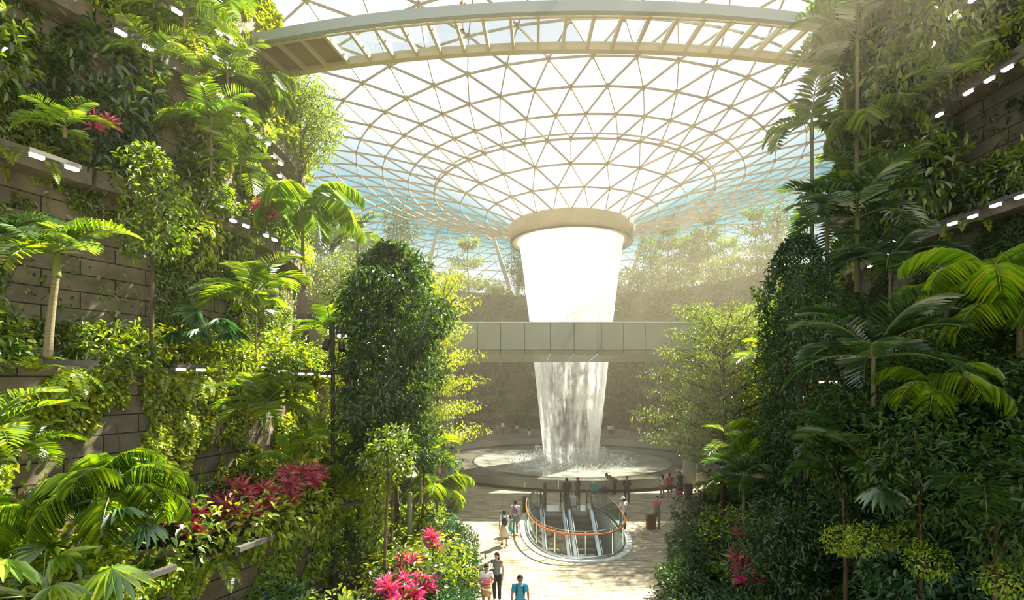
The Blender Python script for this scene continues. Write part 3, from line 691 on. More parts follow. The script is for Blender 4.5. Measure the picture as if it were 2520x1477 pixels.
def fan_mesh(name, m, seed=1, n=15, R0=0.62):
    """a round pleated fan leaf on a stalk, growing along +x"""
    R = rng(seed); g = Geo(); e = np.array([0.75, 0, 0.45])
    g.tube([(0, 0, 0), e * 0.55, e], [0.014, 0.012, 0.009], 4, mi=1, cap=False)
    a = np.linspace(-2.2, 2.2, n); D = np.column_stack([np.cos(a), np.sin(a), -0.25 - 0.15 * np.abs(a)])
    P = np.tile(e, (n, 1)); add_leaves(g, P, D, np.tile([0.35, 0, 1.0], (n, 1)), R0 * (1 + 0.1 * R.normal(size=n)), 0.13, 0.22, 0.12)
    return g.mesh(name, [M[m], M['stem']])
FAN = {k_: [fan_mesh('fan_' + k_, k_, s_) for s_ in (1, 2)] for k_ in ('leaf_palm', 'leaf_palm_dark', 'leaf_blue')}
def fan_palm(loc, label, m='leaf_palm', size=1.0, n=9, seed=0, trunk=0.2, group=None):
    R = random.Random(seed); o = empty('fan_palm', loc); tag(o, label, 'palm', group)
    Geo().tube([(0, 0, 0), (0, 0, trunk + 0.05)], 0.05, 7).build('trunk', M['bark'], o)
    for i in range(n):
        link('fan_leaf', FAN[m][i % 2], o, (0, 0, trunk), (R.uniform(-0.2, 0.2), R.uniform(-0.8, 0.45), i * 2.399), size * R.uniform(0.8, 1.15))
    return o

def fern_mesh(name, m, seed, n=11, length=0.85, hang=False):
    R = rng(seed); g = Geo()
    for i in range(n):
        a_ = i * 2.399 + R.random() * 0.4; t = np.linspace(0, 1, 10); Lf = length * (0.7 + 0.5 * R.random())
        rise = 0.25 if hang else 0.6 + 0.6 * R.random(); ang = rise - (rise + (1.5 if hang else 0.75)) * t ** (0.6 if hang else 1.3)
        pts = [np.zeros(3)]
        for q in ang[:-1]: pts.append(pts[-1] + Lf / 9 * np.array([math.cos(q), 0, math.sin(q)]))
        pts = np.array(pts); k = 24; u = np.linspace(0.08, 0.98, k)
        P = np.column_stack([np.interp(u, t, pts[:, q]) for q in range(3)]); T = unit(np.column_stack([np.interp(u, t, np.gradient(pts[:, q])) for q in range(3)]))
        Up = np.column_stack([-T[:, 2], np.zeros(k), T[:, 0]]); c_, s_ = math.cos(a_), math.sin(a_)
        Rm = np.array([[c_, -s_, 0], [s_, c_, 0], [0, 0, 1]])
        for sd in (-1, 1):
            D = T * 0.3 + np.array([0, sd, 0]) + R.normal(size=(k, 3)) * 0.05
            add_leaves(g, P @ Rm.T, D @ Rm.T, Up @ Rm.T, 0.17 * Lf * np.sin(np.pi * (0.15 + 0.83 * u)) + 0.01, 0.035 * Lf / 0.85, 0.15, 0.05)
        g.tube((pts @ Rm.T)[::3], 0.006, 3, mi=1, cap=False)
    return g.mesh(name, [M[m], M['stem']])
FERN = {('leaf_fern', False): [fern_mesh('fern', 'leaf_fern', s_) for s_ in (1, 2)], ('leaf_blue', False): [fern_mesh('fern_blue', 'leaf_blue', 3)],
        ('leaf_fern', True): [fern_mesh('fern_hanging', 'leaf_fern', s_, 9, 1.25, True) for s_ in (4, 5)]}

def bush_mesh(name, m, seed, n, L, W, rad=(1, 1, 0.8), stems=True, m2='bark', **kw):
    R = rng(seed); g = Geo()
    shell_leaves(g, R, (0, 0, rad[2] * 0.85), rad, n, L, W, clump=1.0, **kw)
    if stems:
        for i in range(5):
            a_ = i * 1.3; g.tube([(0, 0, 0), (0.3 * rad[0] * math.cos(a_), 0.3 * rad[0] * math.sin(a_), rad[2] * 0.9)], 0.02, 4, mi=1, cap=False)
    return g.mesh(name, [M[m], M[m2]])
def rosette_mesh(name, m, seed, n=26, L=0.5, W=0.075, heads=1):
    R = rng(seed); g = Geo()
    for h in range(heads):
        c_ = np.array([0, 0, 0.0]) if heads == 1 else np.array([R.uniform(-0.3, 0.3), R.uniform(-0.3, 0.3), R.uniform(0.1, 0.65)])
        if heads > 1: g.tube([(c_[0] * 0.3, c_[1] * 0.3, 0), c_], 0.02, 5, mi=1, cap=False)
        a = np.arange(n) * 2.399; el = np.linspace(1.35, 0.1, n)
        D = np.column_stack([np.cos(a) * np.cos(el), np.sin(a) * np.cos(el), np.sin(el)]) + R.normal(size=(n, 3)) * 0.1
        Nn = np.column_stack([-np.cos(a) * np.sin(el), -np.sin(a) * np.sin(el), np.cos(el)])
        add_leaves(g, np.tile(c_, (n, 1)), D, Nn, L * (0.7 + 0.5 * R.random(n)), W, 0.35, 0.2)
    return g.mesh(name, [M[m], M['bark']])
def philo_mesh(name, m, seed, n=16, L=0.5):
    """split-leaf plant: each leaf is a fan of lobes on a stalk"""
    R = rng(seed); g = Geo()
    for i in range(n):
        a_ = i * 2.399; el = 1.2 - 1.0 * i / n + R.uniform(-0.15, 0.15); h = 0.35 + 0.35 * R.random()
        d = np.array([math.cos(a_) * math.cos(el), math.sin(a_) * math.cos(el), math.sin(el)]); e = d * h
        g.tube([(0, 0, 0), e * 0.5 + np.array([0, 0, 0.04]), e], 0.009, 4, mi=1, cap=False)
        f = np.array([math.cos(a_), math.sin(a_), -0.45]); f /= np.linalg.norm(f); s_ = np.array([-math.sin(a_), math.cos(a_), 0]); up = np.cross(f, s_)
        k = 6; u = np.linspace(0.02, 0.85, k)
        for sd in (-1, 1):
            P = e + f * (u * L * 0.8)[:, None]; D = f * (0.15 + 0.8 * u[:, None]) + s_ * sd
            add_leaves(g, P, D, np.tile(up, (k, 1)) * 1.0, L * (0.55 - 0.3 * u), L * 0.17, 0.25, 0.1)
        add_leaves(g, np.array([e]), np.array([f]), np.array([up]), L * 1.0, L * 0.22, 0.15, 0.1)
    return g.mesh(name, [M[m], M['stem']])

B = {}
B['bush_mid'] = [bush_mesh('bush_mid', 'leaf_mid', s_, 520, 0.20, 0.10) for s_ in (1, 2)]
B['bush_bright'] = [bush_mesh('bush_bright', 'leaf_bright', s_, 520, 0.20, 0.10) for s_ in (3, 4)]
B['bush_yellow'] = [bush_mesh('bush_yellow', 'leaf_yellow', s_, 480, 0.19, 0.09) for s_ in (5, 6)]
B['bush_dark'] = [bush_mesh('bush_dark', 'leaf_dark', s_, 560, 0.20, 0.09) for s_ in (7, 8)]
B['bush_blue'] = [bush_mesh('bush_blue', 'leaf_blue', s_, 520, 0.22, 0.07) for s_ in (9, 10)]
B['philo'] = [philo_mesh('philodendron', 'leaf_mid', s_) for s_ in (1, 2)]
B['philo_blue'] = [philo_mesh('philodendron_blue', 'leaf_blue', s_) for s_ in (3, 4)]
B['pink'] = [rosette_mesh('cordyline', 'leaf_pink', s_, 18, 0.45, 0.075, 5) for s_ in (1, 2)]
B['magenta'] = [rosette_mesh('cordyline_magenta', 'leaf_magenta', s_, 18, 0.48, 0.08, 6) for s_ in (3, 4)]
B['strap'] = [rosette_mesh('strap_leaf', 'leaf_palm', s_, 34, 0.8, 0.06) for s_ in (5,)]
B['bird_nest'] = [rosette_mesh('nest_fern', 'leaf_bright', s_, 20, 0.7, 0.15) for s_ in (6,)]
B['fern'] = FERN[('leaf_fern', False)]; B['fern_blue'] = FERN[('leaf_blue', False)]; B['fern_hanging'] = FERN[('leaf_fern', True)]
NAMEOF = {'bush_mid': 'leafy_shrub', 'bush_bright': 'leafy_shrub', 'bush_yellow': 'yellow_shrub', 'bush_dark': 'dark_shrub', 'bush_blue': 'leafy_shrub', 'philo': 'philodendron',
          'philo_blue': 'philodendron', 'pink': 'cordyline', 'magenta': 'cordyline', 'strap': 'strap_leaf_plant', 'bird_nest': 'nest_fern', 'fern': 'fern', 'fern_blue': 'fern', 'fern_hanging': 'hanging_fern'}
CATOF = {'leafy_shrub': 'shrub', 'yellow_shrub': 'shrub', 'dark_shrub': 'shrub', 'philodendron': 'plant', 'cordyline': 'plant', 'strap_leaf_plant': 'plant', 'nest_fern': 'fern', 'fern': 'fern', 'hanging_fern': 'fern'}
def plant(kind, loc, label, s=1.0, seed=0, group=None, rz=None, sz=None):
    R = random.Random(seed * 7919 + 13); ms = B[kind]; nm = NAMEOF[kind]
    o = link(nm, ms[seed % len(ms)], None, loc, (0, 0, R.uniform(0, 6.28) if rz is None else rz), (s, s, s * (sz or 1)))
    return tag(o, label, CATOF[nm], group)

def tree(loc, label, h, crown, m='leaf_mid', n=2600, L=0.18, W=0.08, r=0.1, seed=1, blobs=None, layered=False, lean=(0, 0), group=None, name='tree', bare=0.45, branches=9, flat=0.0, mesh_only=False):
    """trunk with forking branches that end in leaf masses. crown=(rx, ry, rz) round the top"""
    R = rng(seed); rr = random.Random(seed); w = Geo(); g = Geo()
    z = np.linspace(0, 1, 8); tp = np.column_stack([lean[0] * z, lean[1] * z, h * 0.93 * z]) + np.column_stack([0.08 * np.sin(z * 5 + seed), 0.08 * np.cos(z * 4), z * 0])
    w.tube(tp, np.linspace(r, r * 0.3, 8), 8)
    spots = []
    if layered:
        nl = layered
        for li in range(nl):
            f = li / max(1, nl - 1); zz = h * (bare + (1 - bare) * f); rad = crown[0] * (1.0 - 0.45 * f ** 1.5) * rr.uniform(0.85, 1.1)
            for j in range(branches):
                a_ = j * 2 * math.pi / branches + li * 0.9 + rr.uniform(-0.25, 0.25); q = rad * rr.uniform(0.75, 1.1)
                base = np.array([np.interp(zz * 0.88, tp[:, 2], tp[:, 0]), np.interp(zz * 0.88, tp[:, 2], tp[:, 1]), zz * 0.88])
                e = base + np.array([q * math.cos(a_), q * math.sin(a_) * crown[1] / crown[0], zz * 0.12 + 0.12 * q])
                w.tube([base, base * 0.4 + e * 0.6 + np.array([0, 0, 0.05]), e], [r * 0.35, r * 0.22, r * 0.08], 4, cap=False)
                for u in (0.45, 0.75, 1.0): spots.append((base * (1 - u) + e * u, (0.42 * q * (0.55 + 0.45 * u), 0.42 * q * (0.55 + 0.45 * u), 0.16 + 0.05 * q)))
    else:
        top = np.array([tp[-1, 0], tp[-1, 1], h])
        for j in range(branches):
            a_ = j * 2.399; el = 1 - 2 * (j + 0.5) / branches
            c_ = top + np.array([crown[0] * 0.62 * math.cos(a_) * math.sqrt(1 - el * el), crown[1] * 0.62 * math.sin(a_) * math.sqrt(1 - el * el), -crown[2] + crown[2] * 0.7 * el])
            zb = min(h * 0.9, max(h * bare * 0.7, c_[2] - 0.5 * crown[2] - 0.4)); b_ = np.array([np.interp(zb, tp[:, 2], tp[:, 0]), np.interp(zb, tp[:, 2], tp[:, 1]), zb])
            w.tube([b_, (b_ + c_) / 2 + np.array([0, 0, 0.1]), c_], [r * 0.4, r * 0.25, r * 0.1], 5, cap=False)
            k = rr.uniform(0.42, 0.6); spots.append((c_, (crown[0] * k, crown[1] * k, crown[2] * k * 0.8)))
    per = max(8, n // len(spots))
    for c_, rd in spots: shell_leaves(g, R, c_, rd, per, L, W, inner=0.35, clump=0.5, flat=flat)
    if mesh_only: return w.mesh('trunk', [M['bark']], True), g.mesh('foliage', [M[m]])
    o = empty(name, loc); tag(o, label, 'tree', group)
    w.build('trunk', M['bark'], o, smooth=True); g.build('foliage', M[m], o)
    return o

def column_tree(loc, label, h, rad, m, n, L, W, seed=1, z0=0.3, name='tree', lobes=0.25, r=0.09, group=None):
    """tall narrow plant: leaves wrap the whole stem in an irregular column"""
    R = rng(seed); g = Geo(); t = R.random(n) * 2 * math.pi; z = z0 + (h - z0) * R.random(n)
    q = np.column_stack([np.cos(t), np.sin(t), z * 0.55]); k = vnoise(q, 1.6) + 0.6 * vnoise(q, 3.7)
    env = np.clip(np.minimum((h - z) / (0.16 * h), 1), 0, 1) ** 0.5 * (0.8 + 0.2 * np.clip(z / (0.15 * h), 0, 1))
    rr = rad * env * (1 + lobes * 2.2 * k) * (0.62 + 0.38 * R.random(n) ** 0.5)
    P = np.column_stack([rr * np.cos(t), rr * np.sin(t), z]); out = np.column_stack([np.cos(t), np.sin(t), np.full(n, 0.15)])
    D = out * 0.6 + rand_dirs(R, n) * 0.8 + np.array([0, 0, -0.35]); Nn = out * 0.4 + np.array([0, 0, 0.9]) + rand_dirs(R, n) * 0.45
    add_leaves(g, P, D, Nn, L * (0.65 + 0.7 * R.random(n)), W * (0.65 + 0.7 * R.random(n)), 0.22)
    o = empty(name, loc); tag(o, label, 'tree', group)
    w = Geo(); w.tube([(0, 0, 0), (0.05, 0, h * 0.5), (0, 0.03, h * 0.94)], [r, r * 0.8, r * 0.3], 8)
    for j in range(14):
        a_ = j * 2.4; zz = z0 + (h - z0) * j / 15; w.tube([(0, 0, zz), (rad * 0.8 * math.cos(a_), rad * 0.8 * math.sin(a_), zz + 0.5)], [0.03, 0.012], 4, cap=False)
    w.build('trunk', M['bark'], o, smooth=True); g.build('foliage', M[m], o)
    return o

def creeper(name, fx, side, y0, y1, z0, z1, n, m, L, W, label, thresh=-0.05, scale=0.55, clear=(), seed=1, depth=0.3, bulge=0.0, down=0.6, cat='creeper'):
    """climbing leaves over a wall: pockets left bare where the wall shows"""
    R = rng(seed); y = y0 + (y1 - y0) * R.random(n); z = z0 + (z1 - z0) * R.random(n)
    k = vnoise(np.column_stack([y * 0.8, z, np.full(n, seed * 3.1)]), scale) + 0.5 * vnoise(np.column_stack([y, z * 0.8, np.full(n, seed * 7.7)]), scale * 3)
    keep = k > thresh; x = fx(y)
    px = HX + F * x / y; py = HY - F * (z - CZ) / y
    for (a, b, c, d, slope) in clear:       # bare stretches of wall
        inside = (px > a) & (px < c) & (py > b + (px - a) * slope) & (py < d + (px - a) * slope)
        keep &= ~(inside & (R.random(n) > 0.06))
    y, z, x, k = y[keep], z[keep], x[keep], k[keep]; n = len(y)
    dx = (fx(y + 0.05) - fx(y - 0.05)) / 0.1; out = unit(np.column_stack([np.ones(n), -dx, np.zeros(n)]) * side)
    dep = 0.03 + depth * R.random(n) * np.clip(0.35 + k, 0.1, 1.2) + bulge * np.clip(k, 0, 1)
    P = np.column_stack([x, y, z]) + out * dep[:, None]
    D = rand_dirs(R, n) * 0.7 + out * 0.35 + np.array([0, 0, -down]); Nn = out * 0.9 + np.array([0, 0, 0.55]) + rand_dirs(R, n) * 0.5
    g = Geo(); add_leaves(g, P, D, Nn, L * (0.65 + 0.7 * R.random(n)), W * (0.65 + 0.7 * R.random(n)), 0.2)
    # stems behind the leaves
    for j in range(26):
        yy = y0 + (y1 - y0) * R.random(); zz = z0 + (z1 - z0) * 0.5 * R.random(); hh = min(z1 - zz, 1.5 + 2.5 * R.random()); q = np.linspace(0, 1, 6)
        ys = yy + 0.15 * np.sin(q * 5 + j); g.tube(np.column_stack([fx(ys) + side * 0.03, ys, zz + hh * q]), 0.012, 3, mi=1, cap=False)
    o = g.build(name, [M[m], M['stem']]); return tag(o, label, cat, kind='stuff')
# ================================================================ planting
# creepers on the walls
cl = [(222, 95, 330, 235, 0.6), (235, 250, 300, 330, 0.6), (0, 500, 372, 770, 0.12), (690, 590, 752, 760, 0.5)]
creeper('creeper', LM, 1, 9.5, 34, 19.6, 26.9, 52000, 'leaf_bright', 0.21, 0.10, 'leafy creeper over the upper left wall, above the top planter row', -0.42, clear=cl, seed=1, bulge=0.4)
creeper('creeper', LM, 1, 9.5, 34, 14.4, 19.7, 48000, 'leaf_mid', 0.20, 0.09, 'leafy creeper on the left wall between the two planter rows', -0.36, clear=cl, seed=2, bulge=0.4)
creeper('creeper', LM, 1, 9.5, 34, 8.0, 14.5, 46000, 'leaf_mid', 0.19, 0.09, 'thin creeper on the left wall below the planter rows, bare blocks between', -0.12, clear=cl, seed=3, bulge=0.3)
cl2 = [(0, 1085, 330, 1235, 0.0), (310, 900, 345, 1100, 0.0), (768, 915, 822, 1085, 0.0)]
creeper('creeper', L2, 1, 8, 34, 2.9, 8.1, 42000, 'leaf_bright', 0.19, 0.12, 'bright heart leaved creeper hanging over the left wall under the walkway-level ledge', -0.24, clear=cl2, seed=4, bulge=0.35)
creeper('creeper', L1, 1, 7, 34, 0.1, 2.95, 34000, 'leaf_yellow', 0.17, 0.09, 'yellow green creeper spilling over the lowest left wall', -0.30, seed=5, bulge=0.7, depth=0.5)
cr = [(2330, 300, 2520, 470, -0.25), (2290, 590, 2370, 760, 0)]
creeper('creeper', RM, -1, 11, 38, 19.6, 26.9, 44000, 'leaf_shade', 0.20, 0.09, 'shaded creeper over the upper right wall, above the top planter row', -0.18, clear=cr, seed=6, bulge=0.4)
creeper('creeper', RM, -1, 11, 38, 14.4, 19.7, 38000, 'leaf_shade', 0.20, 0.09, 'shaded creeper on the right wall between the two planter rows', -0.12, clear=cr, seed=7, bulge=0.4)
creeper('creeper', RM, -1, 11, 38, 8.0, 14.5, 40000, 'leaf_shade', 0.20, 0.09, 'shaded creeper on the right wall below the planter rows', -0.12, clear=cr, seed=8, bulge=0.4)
creeper('creeper', R2, -1, 8, 38, 3.0, 8.1, 30000, 'leaf_dark', 0.20, 0.09, 'dark creeper over the middle right wall behind the trees', -0.25, seed=9, bulge=0.5)
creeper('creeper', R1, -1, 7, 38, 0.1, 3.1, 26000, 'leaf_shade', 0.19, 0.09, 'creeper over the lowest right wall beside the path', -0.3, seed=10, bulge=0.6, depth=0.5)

# rows of plants on ledges and in beds
def along(fa, fb, z, y0, y1, n, kinds, where, smin=0.8, smax=1.3, seed=0, t0=0.1, t1=0.9, zj=0.0):
    R = random.Random(seed * 31 + 5)
    for i in range(n):
        y = y0 + (y1 - y0) * ((i + R.uniform(0.1, 0.9)) / n); t = R.uniform(t0, t1)
        x = float(fa(y)) * (1 - t) + float(fb(y)) * t; kd = R.choice(kinds); nm = NAMEOF[kd].replace('_', ' ')
        col = {'bush_bright': 'bright green', 'bush_mid': 'mid green', 'bush_dark': 'dense', 'bush_yellow': 'sunlit', 'bush_blue': 'bluish green narrow leaved', 'philo': 'green split leaved', 'philo_blue': 'pale bluish split leaved',
               'pink': 'pink and red', 'magenta': 'vivid magenta', 'strap': 'green', 'bird_nest': 'pale green', 'fern': 'bright green', 'fern_blue': 'bluish green', 'fern_hanging': 'long fronded bright green'}[kd]
        plant(kd, (x, y, z + R.uniform(0, zj)), '%s %s growing %s' % (col, nm, where), R.uniform(smin, smax), seed=seed * 100 + i, group='%s %ss %s' % (col, nm, where))
S = lambda f, d: (lambda y: f(y) + d)
# left side
along(S(LM, 0.15), S(LM, 0.75), 19.62, 10, 32, 26, ['bush_bright', 'fern', 'fern_hanging', 'philo', 'bush_mid', 'bird_nest'], 'in the top planter row of the left wall', 0.8, 1.35, 1)
along(S(LM, 0.15), S(LM, 0.75), 14.42, 10, 33, 28, ['fern', 'philo', 'bush_mid', 'fern_hanging', 'bush_bright', 'philo_blue'], 'in the middle planter row of the left wall', 0.7, 1.2, 2)
along(L2, LM, 8.0, 9.5, 33, 46, ['philo', 'philo_blue', 'philo', 'fern', 'bush_mid', 'bush_bright', 'fern_blue'], 'on the left ledge at bridge height', 0.8, 1.3, 3, 0.05, 0.8)
along(S(L2, -0.05), S(L2, 0.25), 7.95, 10, 31, 20, ['fern_hanging', 'philo', 'bush_yellow', 'fern'], 'over the brink of the left upper ledge', 0.8, 1.15, 4)
along(L1, L2, 2.85, 8, 33, 50, ['bush_dark', 'bush_mid', 'fern', 'philo', 'bush_bright', 'fern_blue'], 'on the lower left ledge', 0.8, 1.35, 5, 0.05, 0.95)
along(S(L1, 0.0), S(L1, 0.35), 2.8, 10, 30, 26, ['bush_yellow', 'fern', 'bush_bright', 'bush_yellow', 'fern_hanging'], 'at the brink of the lower left ledge', 0.75, 1.2, 6)
along(L1, L0, 0.12, 11, 34, 74, ['bush_mid', 'bush_bright', 'fern', 'bush_blue', 'philo_blue', 'bush_yellow', 'fern_blue', 'bush_dark', 'bush_dark'], 'in the bed along the left of the path', 0.75, 1.25, 7, 0.08, 0.93)
# right side
along(S(RM, -0.75), S(RM, -0.15), 19.62, 12, 36, 26, ['bush_mid', 'fern', 'fern_hanging', 'bush_bright', 'bush_dark'], 'in the top planter row of the right wall', 0.8, 1.4, 8)
along(S(RM, -0.75), S(RM, -0.15), 14.42, 12, 36, 28, ['bush_mid', 'fern', 'philo', 'bush_dark', 'fern_hanging'], 'in the middle planter row of the right wall', 0.8, 1.3, 9)
along(R2, RM, 8.0, 10, 36, 44, ['bush_dark', 'bush_mid', 'fern_blue', 'philo', 'bush_dark'], 'on the right ledge at bridge height', 0.9, 1.5, 10, 0.05, 0.8)
along(R1, R2, 3.0, 8, 36, 48, ['bush_dark', 'bush_mid', 'bush_blue', 'fern_blue', 'strap'], 'on the lower right ledge', 0.9, 1.5, 11, 0.05, 0.95)
along(R0, R1, 0.12, 11, 36, 74, ['bush_mid', 'bush_dark', 'fern', 'bush_blue', 'fern', 'fern_blue', 'strap'], 'in the bed along the right of the path', 0.8, 1.3, 12, 0.07, 0.95)

along(L1, L0, 0.12, 13, 32, 40, ['bush_blue', 'fern_blue', 'philo_blue', 'bush_dark', 'fern_blue'], 'along the left kerb of the path', 0.55, 0.85, 13, 0.86, 0.99)
along(R0, R1, 0.12, 13, 34, 40, ['fern', 'bush_dark', 'fern_blue', 'bush_dark', 'fern_blue'], 'along the right kerb of the path', 0.6, 0.95, 14, 0.0, 0.12)
# ---- single plants, left side
palm(at(118, 880, 12.6), 'two stemmed young palm in front of the bare block wall on the left ledge', 'broad', 2.0, 0.085, 1.05, 9, 1, (0.12, 0.1), angles=[(0.1, 1), (1.2, 0), (2.6, 1), (3.3, 2), (-0.5, 2), (4.6, 3), (0.7, 0), (-1.4, 3), (2.0, 0)])
palm(at(8, 640, 12.0), 'green palm cut by the photo edge beside the young two stemmed palm', 'broad_dark', 0.4, 0.07, 0.75, 6, 2, angles=[(0.0, 1), (0.4, 0), (-0.5, 2), (1.0, 1), (3.0, 2), (-1.2, 3)])
palm(at(160, 340, 15.4), 'small palm with upright fronds over the middle planter row, near the bare upper wall', 'fine_yellow', 0.3, 0.05, 0.8, 8, 3)
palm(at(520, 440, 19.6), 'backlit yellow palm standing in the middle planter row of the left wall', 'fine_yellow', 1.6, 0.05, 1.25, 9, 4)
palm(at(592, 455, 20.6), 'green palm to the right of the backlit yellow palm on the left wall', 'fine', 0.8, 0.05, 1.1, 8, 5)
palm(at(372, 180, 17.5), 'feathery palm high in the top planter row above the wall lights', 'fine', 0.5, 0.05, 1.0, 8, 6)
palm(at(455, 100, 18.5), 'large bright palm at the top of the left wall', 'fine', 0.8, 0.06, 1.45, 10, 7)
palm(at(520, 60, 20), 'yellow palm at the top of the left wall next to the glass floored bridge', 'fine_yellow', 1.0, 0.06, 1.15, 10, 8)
palm(at(545, 0, 21), 'palm hanging beside the left end of the glass floored bridge', 'weeping_yellow', 0.8, 0.06, 1.0, 8, 9)
palm(at(618, 330, 22.5), 'shaggy palm just left of the slender tree', 'weeping', 1.4, 0.06, 1.15, 10, 10)
palm(at(560, 230, 20.5), 'bright palm below the left end of the glass floored bridge', 'fine', 0.8, 0.05, 1.15, 9, 11)
palm(at(745, 640, 24.5), 'big arching palm with backlit fronds below the slender tree', 'weeping_yellow', 1.6, 0.08, 1.75, 10, 12)
palm(at(880, 690, 29), 'small upright palm in front of the far lattice, right of the arching palm', 'broad_olive', 2.0, 0.07, 1.15, 6, 13)
palm(at(630, 890, 20.0), 'thin stemmed palm with wide flat fronds in front of the wall corner', 'fine', 2.0, 0.04, 1.45, 8, 14)
palm(at(812, 880, 22.5), 'yellow tipped palm behind the spotlight pole', 'fine_yellow', 1.2, 0.045, 1.25, 9, 15)
palm(at(650, 1130, 17.6), 'dense palm clump with drooping fronds above the pink cordylines', 'fine', 1.3, 0.05, 1.15, 12, 16)
palm(at(785, 1120, 19.0), 'dry looking small palm below the lit bare wall strip', 'fine_yellow', 0.6, 0.04, 0.75, 8, 17)
palm(at(295, 1240, 12.2), 'large feathery palm clump on the lower left ledge', 'weeping', 0.3, 0.06, 1.05, 11, 18)
palm(at(260, 1190, 12.6), 'upright yellow frond palm above the large feathery clump', 'weeping_yellow', 0.25, 0.05, 0.85, 5, 19)
palm(at(-30, 1100, 11.0), 'glossy palm reaching in from the left photo edge', 'broad', 0.2, 0.06, 0.95, 8, 20)
palm(at(-20, 1330, 11.5), 'yellow edged palm drooping in from the left photo edge, below the glossy one', 'weeping_yellow', 0.3, 0.05, 0.8, 8, 21)
fan_palm(at(105, 1490, 10.3), 'pleated fan palm in the lower corner of the left bed', 'leaf_palm', 1.25, 9, 22)
fan_palm(at(265, 1320, 11.6), 'dark fan palm under the large feathery clump', 'leaf_palm_dark', 0.9, 7, 23)
fan_palm(at(510, 850, 17.5), 'pale fan palm on the left ledge below the bare wall', 'leaf_blue', 1.0, 8, 24)
palm(at(715, 1170, 18.2), 'young palm with broad yellow blades among pink cordylines', 'fine_yellow', 0.4, 0.05, 0.95, 7, 25)
palm(at(1035, 1240, 22.0), 'glossy broad leaved palm beside the left end of the plaza', 'broad', 1.3, 0.07, 1.15, 9, 26)
palm(at(1075, 1260, 24.0), 'pale drooping palm next to the left bridge column', 'weeping', 1.0, 0.06, 1.0, 8, 27)
plant('bird_nest', at(735, 1155, 17.9), 'big yellow bladed plant rising above the pink cordylines', 1.0, 1)
R = random.Random(77)
for i, (px, py, Y) in enumerate([(585, 1235, 15.6), (645, 1225, 16.0), (700, 1240, 16.4), (728, 1190, 16.9), (775, 1180, 17.4), (600, 1285, 15.2), (530, 1275, 15.0), (470, 1300, 14.2)]):
    plant('pink', at(px, py + 20, Y), 'pink leaved cordyline in the drift on the lower left ledge', 0.85 + 0.25 * R.random(), i, 'pink cordylines on the lower left ledge')
for i, (px, py, Y) in enumerate([(985, 1450, 17.0), (1010, 1420, 17.6), (1000, 1490, 16.4), (968, 1478, 16.2), (1035, 1460, 17.0)]):
    plant('magenta', at(px, py + 10, Y), 'magenta cordyline in the clump at the foot of the left tree', 0.9, i, 'magenta cordylines at the foot of the left tree')
plant('magenta', at(1070, 1350, 19.5), 'small pink cordyline standing alone in the left bed by the path', 0.75, 3)
for i, (px, py, Y) in enumerate([(645, 530, 23.0), (665, 545, 23.4), (255, 335, 16.4)]):
    plant('pink', at(px, py, Y), ['red cordyline on the left wall beside a lamp', 'second red cordyline next to the lamp on the left wall', 'red flowering plant at the edge of the bare upper wall'][i], 0.8, i)
palm(at(905, 1150, 21.0), 'dark arching palm under the broad dark tree', 'fine_dark', 0.9, 0.05, 1.0, 9, 28)
palm(at(835, 1190, 19.6), 'low drooping palm between the cordylines and the spotlight pole', 'weeping', 0.5, 0.05, 0.8, 8, 29)
palm(at(60, 1130, 12.0), 'young feathery palm over the bare lower left wall', 'fine', 0.3, 0.05, 0.7, 7, 30)
fan_palm(at(620, 780, 19.0), 'green fan palm left of the wall corner', 'leaf_palm', 0.9, 8, 33)
# slender airy tree on the left wall
tree(at(738, 480, 29.0), 'slender airy tree against the glass roof on the left', 6.6, (2.5, 2.2, 2.6), 'leaf_mid', 7500, 0.17, 0.08, 0.12, 31, branches=16, bare=0.15, name='tree')
# bushy pieces at the top left
for i, (px, py, Y, s_) in enumerate([(60, 200, 14.5, 1.3), (340, 320, 17.6, 1.7), (350, 420, 17.3, 1.5), (400, 250, 18.0, 1.4), (600, 400, 22, 1.2), (560, 520, 21, 1.2), (480, 600, 19.4, 1.3), (430, 560, 18.9, 1.2), (560, 640, 20.6, 1.2), (650, 640, 22.8, 1.1)]):
    p = at(px, py, Y); p.x = float(LM(Y)) + 0.35
    plant(['bush_mid', 'bush_dark', 'bush_dark', 'bush_mid', 'bush_bright', 'bush_mid', 'bush_mid', 'bush_bright', 'bush_bright', 'bush_mid'][i], p, 'bushy climber growing out from the face of the left wall', s_, i, 'bushy climbers on the left wall', sz=1.3)
column_tree(at(372, 900, 16.8), 'thin dark stem with side twigs in front of the bare block wall', 7.0, 0.75, 'leaf_mid', 1500, 0.2, 0.09, 41, 3.4, lobes=0.6, r=0.07)
# the broad dark tree left of the pool
column_tree((-4.75, 20.5, 0.1), 'tall broad tree wrapped in dark leaves left of the pool', 13.0, 1.7, 'leaf_dark', 15000, 0.23, 0.095, 51, 4.2, lobes=0.42, r=0.14)
tree((-5.3, 24.0, 0.1), 'sunlit round crowned tree behind the dark leaved tree', 12.6, (2.5, 2.2, 2.6), 'leaf_olive', 7000, 0.2, 0.085, 0.13, 52, branches=15)
tree((-4.2, 30.0, 0.1), 'layered bright green tree with flat branches beside the waterfall bridge, on its left', 13.4, (2.5, 2.5, 5), 'leaf_bright', 9000, 0.16, 0.075, 0.12, 53, layered=7, branches=7, bare=0.34, flat=0.4)
for i, (px, Y, h) in enumerate([(952, 17.4, 6.3), (1040, 24, 5.5)]):
    tree(on_floor(px, HY + F * CZ / Y), ['slim tree trunk rising from the magenta clump', 'slim small leaved tree behind the grey post'][i], h, (0.9, 0.9, 0.9), 'leaf_mid', 900, 0.18, 0.09, 0.075, 60 + i, branches=7)
